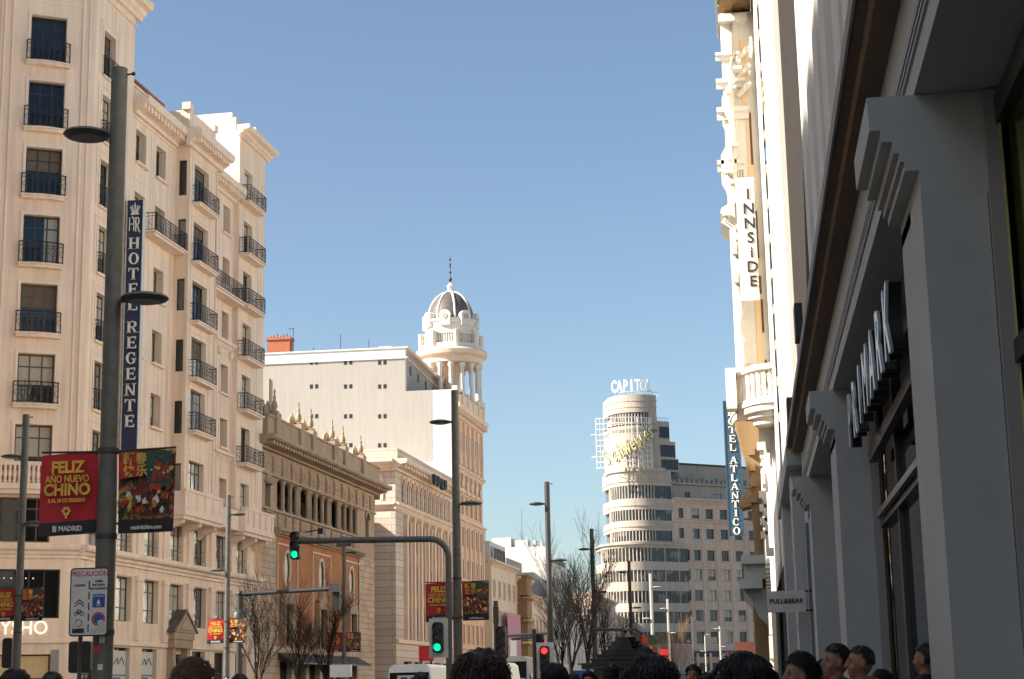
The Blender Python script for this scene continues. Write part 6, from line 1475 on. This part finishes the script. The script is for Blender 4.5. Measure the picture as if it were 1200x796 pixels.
def body_mesh():
    b = MB(); torso(b, 0); limbs(b, 0); arms(b, 0)
    cap(b, (0, -.01, 1.42), (0, .01, 1.56), .06, .055)
    b.sphere((0, .0, 1.65), 1, 20, 14, (.076, .092, .105)); b.sphere((0, .03, 1.595), 1, 16, 10, (.058, .068, .062)); b.sphere((0, .068, 1.553), 1, 10, 8, (.028, .022, .02))
    b.sphere((0, .104, 1.622), 1, 10, 8, (.016, .021, .014)); b.tube((0, .086, 1.672), (0, .112, 1.627), .009, .012, 8)
    b.sphere((0, .083, 1.578), 1, 10, 6, (.026, .016, .008)); b.sphere((0, .08, 1.568), 1, 10, 6, (.022, .016, .007))
    for s in (-1, 1):
        b.sphere((s * .078, -.008, 1.63), 1, 8, 8, (.01, .019, .031)); b.sphere((s * .03, .083, 1.672), 1, 8, 5, (.022, .012, .007)); b.sphere((s * .042, .062, 1.61), 1, 8, 6, (.022, .022, .022))
    for s in 'LR':
        x, y, z = J['wr' + s]; e = J['el' + s]; d = (Vector((x, y, z)) - Vector(e)).normalized(); w = Vector((x, y, z))
        k = 1 if s == 'R' else -1; pm = w + d * .05
        b.sphere(tuple(pm), 1, 10, 8, (.018, .038, .045))
        for i in range(4):
            o_ = Vector((0, -.03 + .02 * i, 0)); p0 = pm + o_ + d * .03; p1 = p0 + d * (.035 + .006 * (i in (1, 2))); p2 = p1 + (d + Vector((-k * .5, 0, 0))).normalized() * .03
            cap(b, tuple(p0), tuple(p1), .009, .008); cap(b, tuple(p1), tuple(p2), .008, .007)
        t0 = w + d * .02 + Vector((0, .03, 0)); t1 = t0 + Vector((-k * .01, .025, -.03)); cap(b, tuple(t0), tuple(t1), .011, .009); cap(b, tuple(t1), tuple(t1 + d * .025), .009, .008)
    for s in 'LR': x, y, z = J['an' + s]; cap(b, (x, y - .03, z - .05), (x, y + .14, z - .06), .035, .03)
    return remesh(b, 'body', .0065, 4, M['skin'])
BODY = body_mesh()
j = MB(); torso(j, .028); arms(j, .022); j.tube((0, 0, .80), (0, 0, 1.1), .175, .165, 18); cap(j, (-.05, -.015, 1.49), (.05, -.015, 1.49), .045, .045)
JACKET = remesh(j, 'jacket', .012, 3, M['coat_black'])
j = MB(); torso(j, .03); arms(j, .024); j.tube((0, 0, .80), (0, 0, 1.1), .175, .165, 18); j.sphere((0, -.075, 1.47), 1, 16, 10, (.13, .085, .08)); cap(j, (-.09, .0, 1.5), (.09, .0, 1.5), .045, .045); cap(j, (-.13, -.03, 1.45), (.13, -.03, 1.45), .07, .07)
HOODIE = remesh(j, 'jacket', .012, 3, M['coat_mustard'])
j = MB(); limbs(j, .016); j.sphere((0, 0, .93), 1, 16, 12, (.165, .12, .12)); TROUS = remesh(j, 'trousers', .012, 2, M['denim'])
shm = MB()
for s in 'LR': x, y, z = J['an' + s]; cap(shm, (x, y - .035, z - .055), (x, y + .15, z - .065), .042, .036); shm.box(x - .04, x + .04, y - .07, y + .17, z - .1, z - .085)
SHOES = remesh(shm, 'shoes', .009, 1, M['shoe'])
def hair_mesh(kind, mat, seed=1):
    random.seed(seed); b = MB(); hc = Vector((0, -.008, 1.668))
    base = (.083, .101, .104)
    n = 26; m_ = 40; vs = {}
    def ok(d):                                        # which directions carry hair: crown, back and sides
        low = {'short': -.5, 'long': -.75, 'bob': -.65, 'curly': -.5, 'crop': -.45}[kind]
        if d.y > .12: return d.z > (.42 if kind != 'long' else .45) + .25 * max(0, d.y - .5)
        if abs(d.x) > .7 and d.y > -.1: return d.z > .05
        return d.z > low
    pts = []
    for i in range(n + 1):
        t = PI * i / n
        for k in range(m_):
            p = 2 * PI * k / m_; pts.append(Vector((math.sin(t) * math.cos(p), math.sin(t) * math.sin(p), math.cos(t))))
    th_ = {'short': 1.05, 'long': 1.1, 'bob': 1.12, 'curly': 1.16, 'crop': .99}[kind]
    idx = {}
    for i, d in enumerate(pts):
        f_ = th_ * (1 + .10 * noise.noise(d * 2.2 + Vector((seed * 3, 0, 0))) + .025 * noise.noise(d * 6 + Vector((seed, 0, 0))) + .02 * noise.noise(d * 17)); b.v.append(hc + Vector((d.x * base[0], d.y * base[1], d.z * base[2])) * f_)
    for i in range(n):
        for k in range(m_):
            q = [i * m_ + k, (i + 1) * m_ + k, (i + 1) * m_ + (k + 1) % m_, i * m_ + (k + 1) % m_]
            if all(ok(pts[a]) for a in q): b.f.append(tuple(q))
    N_ = {'short': 1300, 'long': 1500, 'bob': 1500, 'curly': 1300, 'crop': 700}[kind]
    for _ in range(N_):
        d = Vector((random.gauss(0, 1), random.gauss(0, 1), random.gauss(.3, 1))).normalized()
        if not ok(d): continue
        p = hc + Vector((d.x * base[0], d.y * base[1], d.z * base[2])) * th_ * (1 + .10 * noise.noise(d * 2.2 + Vector((seed * 3, 0, 0))) + .025 * noise.noise(d * 6 + Vector((seed, 0, 0))))
        if kind == 'curly':
            q = p + d * random.uniform(.0, .016); a = random.random() * 6; r = random.uniform(.006, .012); pr = None
            s1 = d.orthogonal().normalized(); s2 = d.cross(s1)
            for k in range(7):
                c = q + s1 * r * math.cos(a + k * .9) + s2 * r * math.sin(a + k * .9) + d * .002 * k
                if pr is not None: b.tube(tuple(pr), tuple(c), .0018, .0018, 3)
                pr = c
        else:
            L_ = {'short': .022, 'long': .09, 'bob': .06, 'crop': .008}[kind] * random.uniform(.6, 1.2); down_ = Vector((d.x * .6, d.y * .3 - (1.6 if kind in ('long', 'bob') and d.y > -.2 else .2), -1 if kind in ('long', 'bob') else .1))
            tn = (down_ - d * down_.dot(d)).normalized(); q = p
            for k in range(3):
                c = q + (tn * .9 + Vector((random.gauss(0, .11), random.gauss(0, .11), random.gauss(0, .08))) + d * (.16 if kind != 'crop' else .6) * (1 - k * .6)).normalized() * L_ / 3; b.tube(tuple(q), tuple(c), .0022, .0016, 3); q = c; tn = (tn + Vector((0, 0, -.35 if kind in ('long', 'bob') else -.05))).normalized()
    if kind == 'long':
        for _ in range(260):
            a = random.uniform(R(185), R(355)); x, y = .08 * math.cos(a), -.01 + .09 * math.sin(a); q = Vector((x, y, 1.66)); 
            for k in range(6):
                c = q + Vector((random.uniform(-.006, .006) + x * .05, -.008, -.052)); b.tube(tuple(q), tuple(c), .006, .0055, 4); q = c
    me = b.mesh('hair', M[mat])
    for p in me.polygons: p.use_smooth = True
    return me
HA = {k: hair_mesh(kk, m_, sd) for k, kk, m_, sd in (('short', 'short', 'hair_black', 2), ('long', 'long', 'hair_black', 3), ('bob', 'bob', 'hair_black', 4), ('brown', 'bob', 'hair_brown', 5), ('curly', 'curly', 'hair_curly', 6), ('crop', 'crop', 'hair_black', 7))}
EYES = [MB().sphere((s * .03, .0765, 1.655), 1, 8, 6, (.0125, .011, .0065)).mesh('eye', M['iron']) for s in (-1, 1)]
BROWS = [MB().tube((s * .016, .0905, 1.679), (s * .047, .081, 1.682), .0038, .0028, 5).mesh('eyebrow', M['hair_black']) for s in (-1, 1)]
def person(px, py_top, Y_, face, hair, coat, label, jk=None, trous='denim', zcap=None, wide=1.):
    """px, py_top = the crown of the head; face = heading in degrees, 0 = walking away, 90 = facing left"""
    p = atY(px, py_top, Y_); s = (p.z - .13) / 1.775
    s = max(.86, min(1.16, s))
    o = thing('person', (p.x, Y_, .13), label, 'person', 'people in the pavement crowd', R(face)); o.scale = (s * wide, s * wide, s)
    for n_, me, mt_ in (('body', BODY, None), ('eye', EYES[0], None), ('eye', EYES[1], None), ('eyebrow', BROWS[0], None), ('eyebrow', BROWS[1], None), ('hair', HA[hair], None), ('jacket', jk or JACKET, coat), ('trousers', TROUS, trous), ('shoes', SHOES, None)):
        c = bpy.data.objects.new(n_, me); C.objects.link(c); c.parent = o
        if mt_: c.material_slots[0].link = 'OBJECT'; c.material_slots[0].material = M[mt_]
    return o
person(563, 764, 5.9, 8, 'brown', 'coat_black', 'person with dark brown hair seen from behind, lower centre below the curved signal arm', wide=1.12)
person(228, 778, 7.4, -6, 'curly', 'coat_navy', 'person with light brown curly hair at the bottom left by the pedimented door')
person(869, 768, 6.1, 25, 'bob', 'coat_black', 'person with thick black hair below the salmon hoarding', wide=1.15)
person(763, 781, 6.0, -5, 'bob', 'coat_black', 'person with dark round hair seen from behind in front of the kiosk', wide=1.1)
person(754, 758, 14.6, 10, 'short', 'coat_black', 'tall person in black standing before the kiosk')
person(936, 768, 10.6, 104, 'long', 'coat_black', 'woman with long black hair in profile facing left')
person(979, 755, 12.6, 105, 'short', 'coat_navy', 'man with short dark hair facing left, beside the man in mustard')
person(1007, 756, 12.4, 98, 'crop', 'coat_mustard', 'man with cropped hair in a mustard hooded coat facing left', jk=HOODIE)
person(965, 773, 16, 110, 'short', 'coat_blue', 'man partly hidden between the woman and the dark haired man')
person(1084, 754, 14.0, 60, 'short', 'coat_black', 'dark figure against the shop glass beside the nearest pier')
person(650, 779, 11.5, 5, 'bob', 'coat_black', 'person with dark bobbed hair below the red signal lamp')
person(716, 777, 16.5, -10, 'short', 'coat_red', 'person in a dark red coat left of the kiosk')
person(18, 786, 9.5, 10, 'bob', 'coat_black', 'dark haired person at the bottom left corner')
person(62, 788, 13, -20, 'short', 'coat_grey', 'grey coated person behind the dark haired one at the left')
person(281, 790, 15, 15, 'short', 'coat_black', 'small dark head under the left signal arm')
person(493, 788, 18, 0, 'short', 'coat_navy', 'person in front of the white van')
person(785, 786, 19, 20, 'bob', 'coat_grey', 'person in grey right of the kiosk')
person(812, 780, 21, 170, 'brown', 'coat_black', 'person walking towards the viewer right of the brown tree', trous='coat_black')
person(828, 788, 17, 0, 'short', 'coat_black', 'person in black just left of the thick haired person')
person(905, 786, 22, 5, 'short', 'coat_grey', 'person far off left of the woman in profile')
person(735, 789, 20, 0, 'short', 'coat_black', 'dark figure directly under the kiosk')
person(690, 788, 24, 170, 'long', 'coat_red', 'person walking towards the viewer below the bare trees')
person(672, 789, 21, 10, 'short', 'coat_navy', 'navy coated person below the blue panel')
person(1032, 786, 15.5, 60, 'bob', 'coat_black', 'dark haired person behind the mustard coat')
# ================================================================== light and sky
SUN_AZ, SUN_EL = R(180 + 66), R(34)                   # clockwise from +Y
to_sun = Vector((math.sin(SUN_AZ) * math.cos(SUN_EL), math.cos(SUN_AZ) * math.cos(SUN_EL), math.sin(SUN_EL)))
w = bpy.data.worlds.new('World'); S.world = w; w.use_nodes = True; nt = w.node_tree; bg = nt.nodes['Background']
sk = nt.nodes.new('ShaderNodeTexSky'); sk.sky_type = 'NISHITA'; sk.sun_disc = False; sk.sun_elevation = SUN_EL; sk.sun_rotation = SUN_AZ
sk.air_density = 1.0; sk.dust_density = 2.4; sk.ozone_density = .5; sk.altitude = 600
tn_ = nt.nodes.new('ShaderNodeMixRGB'); tn_.blend_type = 'MULTIPLY'; tn_.inputs['Fac'].default_value = 1; tn_.inputs['Color2'].default_value = (.965, 1.02, 1.02, 1)
nt.links.new(sk.outputs['Color'], tn_.inputs['Color1']); nt.links.new(tn_.outputs['Color'], bg.inputs['Color']); bg.inputs['Strength'].default_value = .07
sl = bpy.data.lights.new('sun', 'SUN'); sl.energy = 5.0; sl.angle = R(.5); sl.color = (1, .92, .80)
so_ = bpy.data.objects.new('sun', sl); C.objects.link(so_); so_.rotation_euler = to_sun.to_track_quat('Z', 'Y').to_euler(); so_.location = (0, -20, 60)
S.view_settings.view_transform = 'Standard'; S.view_settings.look = 'None'; S.view_settings.gamma = 1; S.view_settings.use_curve_mapping = False
S.view_settings.exposure = 1.32
S.cycles.use_denoising = True; S.cycles.max_bounces = 9; S.cycles.diffuse_bounces = 7; S.cycles.glossy_bounces = 3
